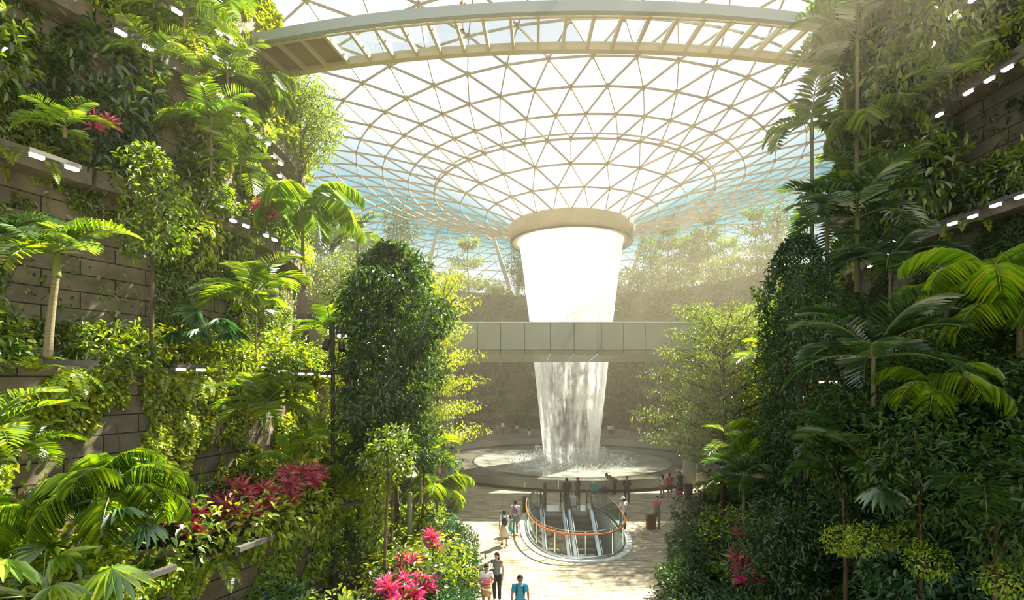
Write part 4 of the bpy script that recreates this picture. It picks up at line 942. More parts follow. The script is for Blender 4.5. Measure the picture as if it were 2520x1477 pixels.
column_tree(at(925, 1345, 19.5), 'yellow green climber covered pole in the left bed', 3.9, 0.45, 'leaf_yellow', 1700, 0.17, 0.085, 64, 0.0)
# left of the pool, farther
for i, (x, y, h, m_) in enumerate([(-8.2, 31, 12.5, 'leaf_bright'), (-9.5, 35, 15, 'leaf_olive'), (-7.0, 27.5, 9.5, 'leaf_bright'), (-12.2, 37.5, 17, 'leaf_mid'), (-8.5, 38, 10, 'leaf_mid')]):
    tree((x, y, 0.1), ['bright tree in the corner behind the spotlight pole', 'olive tree where the left wall bends away', 'yellow green tree above the lower left ledge end', 'mid green tree at the far end of the left wall', 'mid green tree close to the left end of the waterfall bridge'][i], h, (2.4, 2.4, 3.0), m_, 4200, 0.19, 0.085, 0.12, 70 + i, branches=14, bare=0.3)

# ---- single plants, right side
tree((11.6, 29.0, 0.1), 'wide layered tree with flat branches right of the pool', 11.3, (4.0, 3.4, 5), 'leaf_olive', 16000, 0.165, 0.075, 0.17, 81, layered=7, branches=9, bare=0.36, flat=0.4)
tree((12.4, 31.5, 0.1), 'smaller layered tree with flat branches just behind the wide one', 7.6, (2.4, 2.4, 3), 'leaf_olive', 5000, 0.16, 0.07, 0.10, 82, layered=4, branches=8, bare=0.4, flat=0.4)
column_tree((10.3, 19.0, 0.1), 'tall column of small dark leaves on the right of the path', 12.9, 1.25, 'leaf_dark', 14000, 0.17, 0.075, 83, 0.6, lobes=0.32, r=0.12)
column_tree((13.6, 24.5, 0.1), 'second leafy column behind the tall dark one', 13.0, 1.5, 'leaf_mid', 8000, 0.19, 0.08, 84, 3.5, lobes=0.3)
palm(at(1998, 600, 23.5), 'solitary slim palm against the glass roof', 'broad_olive', 4.7, 0.085, 1.55, 6, 85, angles=[(0.3, 2), (-0.5, 3), (2.7, 2), (3.4, 3), (1.4, 0), (4.4, 0)])
palm(at(2110, 430, 23.0), 'tall dark palm whose crown covers the right end of the glass floored bridge', 'broad_dark', 5.2, 0.09, 1.75, 12, 86)
palm(at(2080, 380, 25.0), 'palm with dark fronds behind the tall dark palm', 'broad_olive', 5.6, 0.07, 1.5, 11, 87)
palm(at(2160, 260, 23), 'shaggy dark palm at the top of the right wall', 'fine_dark', 3.0, 0.08, 1.8, 12, 88)
palm(at(2140, 420, 22.5), 'backlit palm with combed fronds under the tall dark palm', 'weeping', 1.6, 0.05, 1.3, 9, 89)
palm(at(2100, 560, 24.5), 'bright palm in front of the lattice on the right', 'fine', 1.8, 0.06, 1.35, 10, 90)
palm(at(2110, 720, 20.0), 'large broad leaved dark palm on the right slope', 'broad_dark', 2.2, 0.09, 1.55, 12, 91)
palm(at(2035, 700, 21.0), 'broad leaved palm leaning over the leafy column', 'broad_dark', 2.4, 0.08, 1.2, 9, 92)
palm(at(2190, 780, 18.5), 'red stemmed palm with narrow fronds on the right slope', 'fine_dark', 1.4, 0.05, 1.4, 9, 93)
palm(at(2440, 760, 13.6), 'big bright arching palm at the right photo edge', 'weeping_yellow', 0.9, 0.08, 1.25, 9, 94)
palm(at(2510, 880, 12.8), 'bluish arching palm below the bright one at the right photo edge', 'weeping', 1.1, 0.07, 1.3, 9, 95)
palm(at(2330, 790, 16.0), 'upright green palm between the lamps and the bright arching palm', 'fine', 0.8, 0.05, 1.1, 9, 96)
palm(at(2150, 1000, 13.0), 'spiky dark palm beside the leafy column', 'fine_dark', 1.2, 0.06, 1.35, 12, 97)
palm(at(2120, 1200, 12.4), 'low dark palm at the foot of the right slope', 'fine_dark', 0.6, 0.05, 1.15, 10, 98)
palm(at(1905, 1000, 24.5), 'bright palm in the gap between the layered tree and the leafy column', 'broad', 1.6, 0.06, 1.15, 9, 99)
palm(at(1815, 1180, 23.0), 'bright broad leaved palm at the foot of the layered tree', 'broad', 1.2, 0.07, 1.1, 9, 100)
palm(at(1890, 1150, 21.0), 'drooping palm between the bright palm and the leafy column', 'weeping', 1.2, 0.06, 1.0, 9, 101)
palm(at(1760, 1230, 27.0), 'small strap leaved palm beside the right bridge column', 'fine', 0.7, 0.05, 0.85, 8, 102)
palm(at(1830, 1290, 19.0), 'green palm with a bare stem above the ferns on the right', 'fine_dark', 1.3, 0.06, 0.95, 10, 103)
palm(at(2210, 470, 21.5), 'green palm on the upper right wall below the row of lamps', 'fine', 1.0, 0.05, 1.0, 8, 104)
palm(at(2340, 220, 20.2), 'large frond palm on the upper right wall between two rows of lamps', 'fine', 0.4, 0.05, 1.2, 8, 105)
palm(at(2460, 900, 14.5), 'grey green palm in the deep shade at the right photo edge', 'fine_dark', 0.6, 0.05, 1.0, 8, 106)
palm(at(2300, 1010, 12.0), 'feathery shaded palm in front of the bushy tree on the right slope', 'weeping', 0.5, 0.05, 0.8, 8, 107)
palm(at(2420, 1240, 10.2), 'long leaved palm low at the right photo edge', 'fine_dark', 0.4, 0.05, 0.85, 9, 108)
fan_palm(at(2255, 1240, 11.0), 'dark fan palm between the thin trunks on the lower right', 'leaf_palm_dark', 0.9, 8, 109)
for i, (px, Y, zt_, l) in enumerate([(2255, 10.9, 5.6, 'thin bare trunk in front of the lit yellow shrub on the lower right'), (2075, 13.2, 5.8, 'thin bare trunk right of the leafy column'), (2450, 10.0, 5.2, 'thin bare trunk close to the right photo edge')]):
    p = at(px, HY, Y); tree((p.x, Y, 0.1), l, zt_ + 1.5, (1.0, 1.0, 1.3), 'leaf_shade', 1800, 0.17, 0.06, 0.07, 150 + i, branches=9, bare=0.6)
for i, (px, py, Y, sc_) in enumerate([(1835, 1420, 17.6, 0.85), (1850, 1455, 17.0, 0.8), (1822, 1375, 18.6, 0.6), (1815, 1330, 20.0, 0.6)]):
    plant('magenta' if i < 2 else 'pink', at(px, py, Y), ['red cordyline nearest the path edge on the right', 'second red cordyline in front on the right', 'small orange red cordyline behind the two red ones', 'small pink cordyline under the bare stemmed palm'][i], sc_, i + 1)
for i, (px, py, Y) in enumerate([(2060, 880, 19.5), (2090, 872, 19.8)]):
    plant('pink', at(px, py, Y), ['faint pink cordyline beside the grey post on the right slope', 'second faint pink cordyline, nearer the spiky palm'][i], 0.7, i)
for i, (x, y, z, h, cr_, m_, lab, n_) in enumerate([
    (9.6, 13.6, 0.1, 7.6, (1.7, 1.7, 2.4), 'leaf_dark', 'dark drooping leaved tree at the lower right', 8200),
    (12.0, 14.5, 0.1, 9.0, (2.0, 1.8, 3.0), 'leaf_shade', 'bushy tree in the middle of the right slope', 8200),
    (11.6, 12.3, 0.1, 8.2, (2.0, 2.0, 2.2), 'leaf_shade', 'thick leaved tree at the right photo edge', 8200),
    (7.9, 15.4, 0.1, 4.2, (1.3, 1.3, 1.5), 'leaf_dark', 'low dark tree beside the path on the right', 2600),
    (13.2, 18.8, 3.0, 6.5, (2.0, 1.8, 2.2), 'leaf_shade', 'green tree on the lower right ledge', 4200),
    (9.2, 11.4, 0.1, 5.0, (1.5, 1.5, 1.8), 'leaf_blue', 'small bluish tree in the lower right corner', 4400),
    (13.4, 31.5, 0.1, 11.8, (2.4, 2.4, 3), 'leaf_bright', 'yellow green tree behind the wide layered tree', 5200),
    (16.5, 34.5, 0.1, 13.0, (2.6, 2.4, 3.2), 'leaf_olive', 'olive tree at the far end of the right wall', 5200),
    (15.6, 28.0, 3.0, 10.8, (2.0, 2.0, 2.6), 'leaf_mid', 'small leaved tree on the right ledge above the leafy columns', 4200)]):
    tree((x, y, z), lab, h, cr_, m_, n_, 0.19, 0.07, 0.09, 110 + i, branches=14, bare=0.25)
column_tree(at(2110, 500, 27), 'thin leafy stem reaching up the right wall near the bridge end', 6.5, 0.8, 'leaf_dark', 3800, 0.2, 0.08, 130, 0)
for i, (px, py, Y, s_) in enumerate([(2230, 60, 23.5, 2.2), (2200, 180, 23.5, 2.0), (2260, 260, 22.5, 1.9), (2230, 380, 23, 1.7), (2300, 160, 21.8, 1.7), (2270, 520, 22, 1.6), (2170, 520, 25, 1.6), (2140, 120, 25.5, 2.0), (2360, 90, 20.6, 1.5)]):
    p = at(px, py, Y); p.x = min(p.x, float(RM(Y)) - 0.3)
    plant(['bush_dark', 'bush_dark', 'bush_mid', 'bush_dark', 'bush_mid', 'bush_mid', 'bush_dark', 'bush_dark', 'bush_mid'][i], p, 'bushy climber growing out from the face of the right wall', s_, i, 'bushy climbers on the right wall', sz=1.4)
for i, (px, py, Y) in enumerate([(2130, 1330, 11.6), (2290, 1390, 10.6), (2480, 1440, 9.6), (2070, 1330, 12.4), (2235, 1330, 11.2)]):
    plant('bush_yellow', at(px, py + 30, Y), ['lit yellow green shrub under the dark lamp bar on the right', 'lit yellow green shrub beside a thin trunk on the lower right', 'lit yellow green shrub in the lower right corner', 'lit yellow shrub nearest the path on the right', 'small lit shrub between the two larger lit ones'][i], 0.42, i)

# ---- around the pool and on top of the far wall: small layered trees and rounded crowns, a few shapes copied
protos = []
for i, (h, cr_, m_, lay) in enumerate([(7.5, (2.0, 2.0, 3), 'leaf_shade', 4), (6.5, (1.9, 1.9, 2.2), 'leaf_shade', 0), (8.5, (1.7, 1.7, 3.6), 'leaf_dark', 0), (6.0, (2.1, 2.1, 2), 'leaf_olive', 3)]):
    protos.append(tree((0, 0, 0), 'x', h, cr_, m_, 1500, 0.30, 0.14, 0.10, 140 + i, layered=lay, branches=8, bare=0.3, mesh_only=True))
def small_tree(k, loc, s, rz, label, group, name='tree'):
    o = empty(name, loc, rz, s); tag(o, label, 'tree', group)
    link('trunk', protos[k][0], o); link('foliage', protos[k][1], o); return o
R = random.Random(9)
for i in range(46):
    t = math.radians(8 + 164 * (i + R.uniform(0.1, 0.9)) / 46); r = R.choice([24.2, 26.5, 29.5, 33.0]) + R.uniform(-0.7, 0.7)
    z = 18.9 if r < 27 else 14.8
    if i % 5 == 0 and r < 26: continue
    small_tree(i % 4, (C[0] + r * math.cos(t), C[1] + r * math.sin(t), z), R.uniform(0.95, 1.35), R.uniform(0, 6), 'small hazy tree on the terrace above the far wall', 'trees on top of the far wall')
for i in range(22):
    t = math.radians(2 + 176 * (i + R.uniform(0.1, 0.9)) / 22); r = R.uniform(20.9, 21.9)
    small_tree((0, 3, 1, 0, 3)[i % 5], (C[0] + r * math.cos(t), C[1] + r * math.sin(t), 1.3), R.uniform(0.85, 1.5), R.uniform(0, 6), 'tree in front of the far green wall behind the pool', 'trees in front of the far wall')
for i, (x, y) in enumerate([(-10, 41), (-13, 45), (-15, 50), (-12, 47), (21, 41), (24, 45), (26, 50), (23, 48), (19, 39)]):
    small_tree(i % 4, (x, y, 0.1), 1.5, i * 1.3, 'spreading tree beside the pool in front of the side wall', 'trees at the sides of the pool')
for i in range(60):
    t = math.radians(-8 + 196 * (i + R.uniform(0, 1)) / 60); r = R.uniform(21.3, 22.2); z = R.choice([1.35, 1.35, 4.5, 8, 11, 14, 17, 19.5])
    if i % 6 == 0: z = 19.5
    p = (C[0] + r * math.cos(t), C[1] + r * math.sin(t), min(z, 12.5) if (t < 0.15 or t > 3.0) else z)
    plant(['bush_mid', 'bush_dark', 'bush_dark', 'philo'][i % 4], p, 'leafy clump growing on the far green wall', R.uniform(1.3, 2.2), i, 'leafy clumps on the far wall')
def fx_far(y): return y
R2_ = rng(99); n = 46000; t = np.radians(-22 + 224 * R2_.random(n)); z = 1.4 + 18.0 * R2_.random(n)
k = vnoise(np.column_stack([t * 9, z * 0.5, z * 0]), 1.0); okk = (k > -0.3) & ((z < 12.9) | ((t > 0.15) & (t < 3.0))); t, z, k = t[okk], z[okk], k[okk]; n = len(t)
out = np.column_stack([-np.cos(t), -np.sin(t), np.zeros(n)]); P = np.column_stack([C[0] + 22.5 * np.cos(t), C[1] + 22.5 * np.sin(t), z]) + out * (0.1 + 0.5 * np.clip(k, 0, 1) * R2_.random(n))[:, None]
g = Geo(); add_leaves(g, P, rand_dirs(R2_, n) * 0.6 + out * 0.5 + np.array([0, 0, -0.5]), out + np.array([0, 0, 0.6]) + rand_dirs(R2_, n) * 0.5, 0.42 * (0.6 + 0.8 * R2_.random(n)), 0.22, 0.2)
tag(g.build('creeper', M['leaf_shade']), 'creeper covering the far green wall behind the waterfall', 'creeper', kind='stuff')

# ================================================================ lamps, posts and boxes
def wall_lamp(px, py, Y, side, label, along_=1.15, double=True, dark=False, group=None, dz=0.0):
    fx = LM if side > 0 else RM
    p = at(px, py, Y); sl = float(fx(Y + 0.5) - fx(Y - 0.5)); ang = math.atan2(1.0, sl)
    r = empty('wall_lamp', p, ang); tag(r, label, 'lamp', group)
    Geo().box((0, 0, 0.10), (along_ * 1.25, 0.16, 0.13)).build('housing', M['housing'], r)
    Geo().box((0, -side * -0.35, 0.15), (0.08, 0.7, 0.05)).build('bracket', M['housing'], r)
    if not dark:
        for s_ in ((-1, 1) if double else (0,)):
            Geo().box((s_ * along_ * 0.42, 0, 0.0), (along_ * 0.30, 0.13, 0.09)).build('lens', M['lens'], r)
    return r
lamps_l = [(135, 400, 14.6), (345, 478, 17.5), (590, 550, 21.2), (665, 585, 23.5), (728, 625, 26.0), (332, 100, 17.0), (523, 222, 20.2), (600, 290, 22.0), (648, 345, 23.6), (682, 395, 25.0), (695, 440, 26.5), (557, 95, 20.4), (552, 157, 20.6), (405, 8, 17.6), (690, 490, 26.5)]
nm_l = ['long wall lamp nearest the camera on the left wall', 'single lens wall lamp above the bare block wall', 'pair of lamp lenses beside the red cordyline', 'small lamp pair right of the red cordyline', 'small lamp pair over the wall corner', 'slanting wall lamp beside the bare upper wall', 'lamp pair halfway up the left wall, left of the shaggy palm',
        'lamp pair behind the backlit yellow palm', 'lamp pair left of the shaggy palm trunk', 'first far lamp pair left of the slender tree', 'second far lamp pair left of the slender tree', 'lamp pair touching the left end of the glass floored bridge', 'lamp pair just below the left bridge end', 'lamp pair cut by the upper photo edge on the left', 'lowest far lamp pair left of the slender tree']
for (a, b, c), l in zip(lamps_l, nm_l): wall_lamp(a, b, c, 1, l, 1.0 if c < 18 else 0.85, double=(a != 345))
lamps_r = [(2480, 495, 17.6), (2368, 542, 19.5), (2210, 588, 22.5), (2167, 632, 24.5), (2150, 652, 26), (2510, 150, 17.5), (2408, 212, 19.2), (2295, 293, 21.6), (2208, 370, 24), (2166, 428, 25.8), (2370, 18, 19.6), (2282, 38, 21.8), (2280, 122, 22.0)]
nm_r = ['long wall lamp nearest the camera on the right wall', 'twin lens lamp over the bright arching palm', 'lamp pair above the yellow lit leaves', 'small lamp pair beside the broad leaved dark palm', 'farthest small lamp pair of the lower right row', 'lamp at the right photo edge above the bare dark wall', 'twin lens lamp on the upper right wall above yellow leaves', 'single bright lamp in the upper right foliage',
        'small lamp pair next to the backlit combed palm', 'farthest lamp pair of the upper right row', 'topmost lamp bar on the right wall', 'bright lamp near the upper photo edge over red flowers', 'lamp under the one near the upper photo edge']
for (a, b, c), l in zip(lamps_r, nm_r): wall_lamp(a, b, c, -1, l, 1.0 if c < 20 else 0.85)
for px, py, Y, l in ((172, 902, 13.2, 'unlit dark lamp bar on the left ledge under the split leaved plants'), (630, 1345, 14.6, 'dark lamp bar over yellow creeper on the lower left ledge'), (368, 1428, 12.2, 'long dark lamp bar near the lower edge of the photo on the left'), (870, 1245, 19.4, 'dark lamp bar beside the yellow climber pole'), (2120, 1275, 14.5, 'dark lamp bar over lit shrubs on the lower right')):
    r = wall_lamp(px, py, Y, 1 if px < 1260 else -1, l, 1.0, dark=True)
for px, py, Y, l in ((753, 920, 22.0, 'warm lamp pair at the head of the lit bare wall strip'), (805, 926, 23.0, 'second warm lamp pair beside the spotlight pole'), (2035, 940, 18.6, 'warm lamp pair over yellow leaves beside the leafy column'), (470, 910, 17.0, 'warm lamp pair over the hanging ferns')):
    r = wall_lamp(px, py, Y, 1 if px < 1260 else -1, l, 0.8)
    for c_ in r.children:
        if c_.name.startswith('lens'): c_.data.materials[0] = M['warm_lens']

sp = at(819, HY, 19.5); sp.z = 2.9
r = empty('spotlight_pole', sp); tag(r, 'slim black pole carrying four spotlights on the left', 'spotlight')
Geo().tube([(0, 0, -2.7), (0, 0, 7.0)], 0.07, 10).build('pole', M['black'], r, smooth=True)
for (x, z, dx, lit) in ((0.22, 6.75, 0.25, 1), (-0.22, 6.25, -0.1, 0), (0.32, 6.2, 0.2, 0), (0.34, 6.72, 0.35, 1)):
    a_ = np.array([x, 0, z]); d_ = unit(np.array([dx, -0.35, -0.8])); g = Geo()
    g.tube([(0, 0, z + 0.1), a_], 0.03, 6); g.tube([a_ - d_ * 0.1, a_ + d_ * 0.28], [0.10, 0.13], 12)
    g.build('spotlight_head', M['black'], r, smooth=False)
    if lit:
        e_ = a_ + d_ * 0.285; Geo().tube([e_, e_ + d_ * 0.02], 0.10, 12).build('lens', M['warm_lens'], r)
p = on_floor(1008, 1385); Y = p.y
g = Geo().tube([(0, 0, 0), (0, 0, 3.0)], 0.11, 14).build('grey_post', M['paint_grey'], smooth=True, loc=p); tag(g, 'short round grey post in the left bed behind the magenta clump', 'post')
p = at(2045, 940, 21); p.z = 3
g = Geo().tube([(0, 0, 0), (0, 0, 7.8)], 0.22, 14).build('grey_post', M['paint_grey'], smooth=True, loc=p); tag(g, 'round grey post half hidden on the right slope', 'post')
# planter walls of weathered timber and stone in the left bed
for px, py, Y, sx, sy, sz, l in ((955, 1395, 18.2, 0.25, 2.6, 0.9, 'low stone planter wall running toward the slim trunk'), (992, 1382, 18.8, 0.8, 0.3, 1.0, 'short planter wall beside the grey post'), (300, 1405, 13.4, 2.6, 0.25, 0.5, 'timber faced planter edge on the lower left ledge'), (1085, 1425, 19.0, 0.9, 0.25, 0.35, 'small stone edge beside the path on the left')):
    p = at(px, py, Y); z0 = 2.85 if px < 500 else 0.12
    o = Geo().box((0, 0, 0), (sx, sy, max(sz, p.z - z0) - 0.02)).build('planter_wall', M['timber' if px in (300, 992) else 'ledge'], None, loc=(p.x, p.y, z0 + max(sz, p.z - z0) / 2), rot=(0, 0, -0.12 if sx < sy else 0.5)); tag(o, l, 'planter')
# white framed rail near the grey post
rr_ = on_floor(1000, 1420); r = empty('frame_rail', rr_); tag(r, 'small white framed rail between the grey post and the planter wall', 'railing')
for z in (0.5, 0.8, 1.1): Geo().box((0, 0, z), (1.1, 0.05, 0.05)).build('rail', M['white_paint'], r)
for x in (-0.5, 0.5): Geo().box((x, 0, 0.58), (0.06, 0.06, 1.16)).build('post', M['white_paint'], r)
# dark boxes on the plaza
for px, py, w_, h_, l, nm in ((1292, 1262, 0.28, 0.95, 'dark bin left of the escalator opening', 'bin'), (1341, 1243, 0.18, 1.4, 'slim dark pillar at the upper left of the escalators', 'sign_pillar'), (1694, 1229, 0.42, 1.0, 'dark box at the foot of the right bridge column', 'bin'), (1337, 1242, 0.12, 0.5, 'x', None)):
    if nm is None: continue
    p = on_floor(px, py); r = empty(nm, p); tag(r, l, 'bin' if nm == 'bin' else 'post')
    Geo().box((0, 0, h_ / 2), (w_, w_, h_)).build('body', M['black'], r); Geo().box((0, 0, h_ + 0.015), (w_ * 1.06, w_ * 1.06, 0.03)).build('cap', M['housing'], r)
# benches round the far terrace
for i, (px, Y) in enumerate([(1180, 68.6), (1230, 69.2), (1560, 69.4), (1600, 68.8), (1650, 67.6)]):
    p = at(px, HY, Y); r = empty('bench', (p.x, Y, 1.35)); tag(r, ['dark bench at the far left of the terrace', 'dark bench left of the waterfall on the far terrace', 'dark bench right of the waterfall on the far terrace', 'dark bench under the orange lamps on the far terrace', 'dark bench near the right bridge column on the far terrace'][i], 'bench')
    Geo().box((0, 0, 0.42), (2.2, 0.5, 0.07)).build('seat', M['timber'], r)
    for x in (-0.9, 0.9): Geo().box((x, 0, 0.19), (0.1, 0.42, 0.38)).build('leg', M['black'], r)
# warm lamps at the far wall
for i, px in enumerate((1576, 1584, 1594, 1608, 1616)):
    p = at(px, 1042, 71.2); o = Geo().sphere((0, 0, 0), 0.17, 8).build('wall_lantern', M['warm_lens'], None, loc=p, smooth=True); tag(o, 'orange lantern in the row on the far wall', 'lamp', 'orange lanterns on the far wall')
# ================================================================ people
PM = {}
def pm(key, col, rough=0.7):
    if key not in PM: PM[key] = mat(key, col, rough, spec=0.2)
    return PM[key]
SKIN = pm('light skin', (0.52, 0.30, 0.20), 0.55); SKIN2 = pm('tanned skin', (0.36, 0.19, 0.12), 0.55)
COLS = {'white': (0.75, 0.74, 0.70), 'black': (0.018, 0.018, 0.02), 'dark': (0.04, 0.04, 0.045), 'grey': (0.16, 0.17, 0.17), 'pink': (0.62, 0.10, 0.16), 'red': (0.50, 0.05, 0.05), 'teal': (0.03, 0.33, 0.33),
        'blue': (0.03, 0.24, 0.40), 'cream': (0.62, 0.55, 0.42), 'navy': (0.03, 0.04, 0.09), 'khaki': (0.25, 0.20, 0.12), 'purple': (0.20, 0.10, 0.28), 'jeans': (0.07, 0.12, 0.20), 'hair': (0.015, 0.010, 0.008),
        'brown': (0.16, 0.07, 0.03), 'tan': (0.42, 0.28, 0.15)}
def cm(c): return pm('cloth ' + c, COLS[c])
def fuse(g, name, m, voxel, parent, smooth_it=6):
    me = g.mesh(name + '_src', [m]); t = bpy.data.objects.new('tmp', me); COL.objects.link(t)
    rm = t.modifiers.new('r', 'REMESH'); rm.mode = 'VOXEL'; rm.voxel_size = voxel; rm.use_smooth_shade = True
    sm = t.modifiers.new('s', 'SMOOTH'); sm.iterations = smooth_it; sm.factor = 0.5
    dg = bpy.context.evaluated_depsgraph_get(); dg.update()
    out = bpy.data.meshes.new_from_object(t.evaluated_get(dg)); out.name = name
    out.materials.clear(); out.materials.append(m)
    bpy.data.objects.remove(t); bpy.data.meshes.remove(me)
    return link(name, out, parent)
def cap(g, a, b, ra, rb):
    a = np.array(a, float); b = np.array(b, float)
    g.tube([a, a * 0.5 + b * 0.5, b], [ra, (ra + rb) / 2, rb], 12); g.sphere(a, ra, 12); g.sphere(b, rb, 12)
POSE = {
 'stand': {},
 'walk': {'kneeL': (-0.09, 0.16, 0.52), 'ankL': (-0.09, 0.20, 0.09), 'kneeR': (0.09, 0.05, 0.50), 'ankR': (0.09, -0.26, 0.17), 'elbL': (-0.24, -0.12, 1.14), 'wrL': (-0.25, -0.10, 0.90), 'elbR': (0.24, 0.06, 1.14), 'wrR': (0.24, 0.22, 0.95)},
 'phone': {'elbL': (-0.22, 0.04, 1.14), 'wrL': (-0.07, 0.28, 1.20), 'elbR': (0.22, 0.04, 1.14), 'wrR': (0.07, 0.28, 1.20), 'head': (0, 0.07, 1.56)},
 'bend': {'chest': (0, 0.34, 1.12), 'neck': (0, 0.47, 1.20), 'head': (0, 0.58, 1.27), 'shL': (-0.18, 0.42, 1.17), 'shR': (0.18, 0.42, 1.17), 'elbL': (-0.20, 0.50, 0.88), 'wrL': (-0.16, 0.56, 0.62), 'elbR': (0.20, 0.50, 0.90), 'wrR': (0.18, 0.60, 0.68), 'pel': (0, -0.08, 0.92)},
 'hold': {'elbR': (0.25, -0.04, 1.13), 'wrR': (0.16, 0.20, 1.00), 'elbL': (-0.25, -0.04, 1.13), 'wrL': (-0.12, 0.20, 1.02)},
 'push': {'elbR': (0.23, 0.10, 1.16), 'wrR': (0.20, 0.36, 1.02), 'elbL': (-0.23, 0.10, 1.16), 'wrL': (-0.20, 0.36, 1.02), 'kneeL': (-0.09, 0.12, 0.52), 'ankL': (-0.09, 0.10, 0.09)},
 'pull': {'elbR': (0.27, -0.10, 1.14), 'wrR': (0.34, -0.20, 0.90), 'kneeL': (-0.09, 0.16, 0.52), 'ankL': (-0.09, 0.18, 0.09), 'ankR': (0.09, -0.2, 0.14), 'kneeR': (0.09, 0.05, 0.50)},
 'reach': {'elbR': (0.40, 0.10, 1.28), 'wrR': (0.62, 0.18, 1.20)},
 'sit': {'pel': (0, -0.05, 0.52), 'chest': (0, 0, 0.86), 'neck': (0, 0, 1.03), 'head': (0, 0.02, 1.17), 'shL': (-0.18, 0, 0.99), 'shR': (0.18, 0, 0.99), 'elbL': (-0.23, 0.02, 0.74), 'wrL': (-0.15, 0.25, 0.66), 'elbR': (0.23, 0.02, 0.74), 'wrR': (0.15, 0.25, 0.66),
         'hipL': (-0.09, -0.05, 0.52), 'hipR': (0.09, -0.05, 0.52), 'kneeL': (-0.10, 0.38, 0.50), 'kneeR': (0.10, 0.38, 0.50), 'ankL': (-0.10, 0.38, 0.09), 'ankR': (0.10, 0.36, 0.09)}}
def person(loc, label, face=0.0, h=1.7, pose='stand', top='white', bottom='dark', style='trousers', hair='short', hat=None, sleeves='short', skin=None, back=None, female=False, voxel=0.022, group=None, extra=None, shoulder_bag=None, stripes=None, hands=False, child=False):
    skin = skin or SKIN
    j = dict(pel=(0, 0, 0.93), chest=(0, 0, 1.27), neck=(0, 0, 1.44), head=(0, 0.02, 1.585), shL=(-0.175, 0, 1.40), shR=(0.175, 0, 1.40), elbL=(-0.23, -0.03, 1.13), elbR=(0.23, -0.03, 1.13), wrL=(-0.24, 0.05, 0.89), wrR=(0.24, 0.05, 0.89),
             hipL=(-0.09, 0, 0.92), hipR=(0.09, 0, 0.92), kneeL=(-0.10, 0.02, 0.50), kneeR=(0.10, 0.02, 0.50), ankL=(-0.10, -0.01, 0.09), ankR=(0.10, -0.01, 0.09))
    j.update(POSE[pose]); j = {k_: np.array(v_, float) for k_, v_ in j.items()}
    if female: j['shL'][0] *= 0.9; j['shR'][0] *= 0.9
    s = h / 1.70
    o = empty('person', loc, face, s); tag(o, label, 'person', group)
    w = 0.9 if female else 1.0
    def torso(g, inf, arms):
        P, Cc, Nk = j['pel'], j['chest'], j['neck']; mid = P * 0.5 + Cc * 0.5
        for c_, r_ in ((P, (0.155, 0.11, 0.12)), (mid, (0.135 * w, 0.10, 0.16)), (Cc, (0.165 * w, 0.115, 0.16)), (Cc * 0.45 + Nk * 0.55, (0.14 * w, 0.085, 0.08))):
            g.sphere(c_, tuple(np.array(r_) + inf), 16)
        for sd in 'LR':
            g.sphere(j['sh' + sd], 0.062 + inf, 12); cap(g, j['sh' + sd], Cc * 0.5 + Nk * 0.5, 0.058 + inf, 0.06 + inf)
            if arms: e_ = j['elb' + sd] if arms > 1 else j['sh' + sd] * 0.45 + j['elb' + sd] * 0.55; cap(g, j['sh' + sd], e_, 0.052 + inf, 0.045 + inf)
            if arms > 1: cap(g, j['elb' + sd], j['wr' + sd], 0.045 + inf, 0.036 + inf)
    b = Geo(); torso(b, 0, 1); cap(b, j['neck'] - np.array([0, 0, 0.03]), j['head'] - np.array([0, 0, 0.07]), 0.055, 0.052)
    hd = j['head']; b.sphere(hd + np.array([0, 0, 0.02]), (0.078, 0.095, 0.105), 18); b.sphere(hd + np.array([0, 0.025, -0.06]), (0.055, 0.06, 0.05), 12)
    cap(b, hd + np.array([0, 0.095, -0.005]), hd + np.array([0, 0.115, -0.03]), 0.012, 0.017)
    for sx in (-1, 1): b.sphere(hd + np.array([sx * 0.08, -0.005, -0.005]), (0.015, 0.022, 0.035), 8)
    for sd, sx in (('L', -1), ('R', 1)):
        cap(b, j['sh' + sd], j['elb' + sd], 0.052, 0.040); cap(b, j['elb' + sd], j['wr' + sd], 0.041, 0.027)
        d_ = unit(j['wr' + sd] - j['elb' + sd]); wr = j['wr' + sd]; cap(b, wr + d_ * 0.02, wr + d_ * 0.08, 0.030, 0.034)
        cap(b, j['hip' + sd], j['knee' + sd], 0.088, 0.058); cap(b, j['knee' + sd], j['ank' + sd], 0.055, 0.036)
        cap(b, j['ank' + sd] + np.array([0, -0.03, -0.05]), j['ank' + sd] + np.array([0, 0.15, -0.06]), 0.036, 0.028)
    body = fuse(b, 'body', skin, voxel, o)
    g = Geo()
    for sd, sx in (('L', -1), ('R', 1)):          # fingers and thumb
        d_ = unit(j['wr' + sd] - j['elb' + sd]); side = unit(np.cross(d_, np.array([0, 1.0, 0.01]))); side = unit(np.array([0, 1.0, 0]) - d_ * d_[1]); nrm = np.cross(d_, side); wr = j['wr' + sd] + d_ * 0.095
        for q, (of, ln) in enumerate(((-0.026, 0.060), (-0.009, 0.072), (0.009, 0.068), (0.026, 0.052))):
            p0 = wr + side * of; cu = -sx * nrm * 0.012
            g.tube([p0, p0 + d_ * ln * 0.5 + cu, p0 + d_ * ln * 0.9 + cu * 2.6], [0.010, 0.009, 0.006], 6)
        p0 = wr - d_ * 0.045 + side * 0.03; g.tube([p0, p0 + side * 0.025 + d_ * 0.02, p0 + side * 0.03 + d_ * 0.05], [0.012, 0.010, 0.007], 6)
    v = g.build('fingers', skin, body, smooth=True)
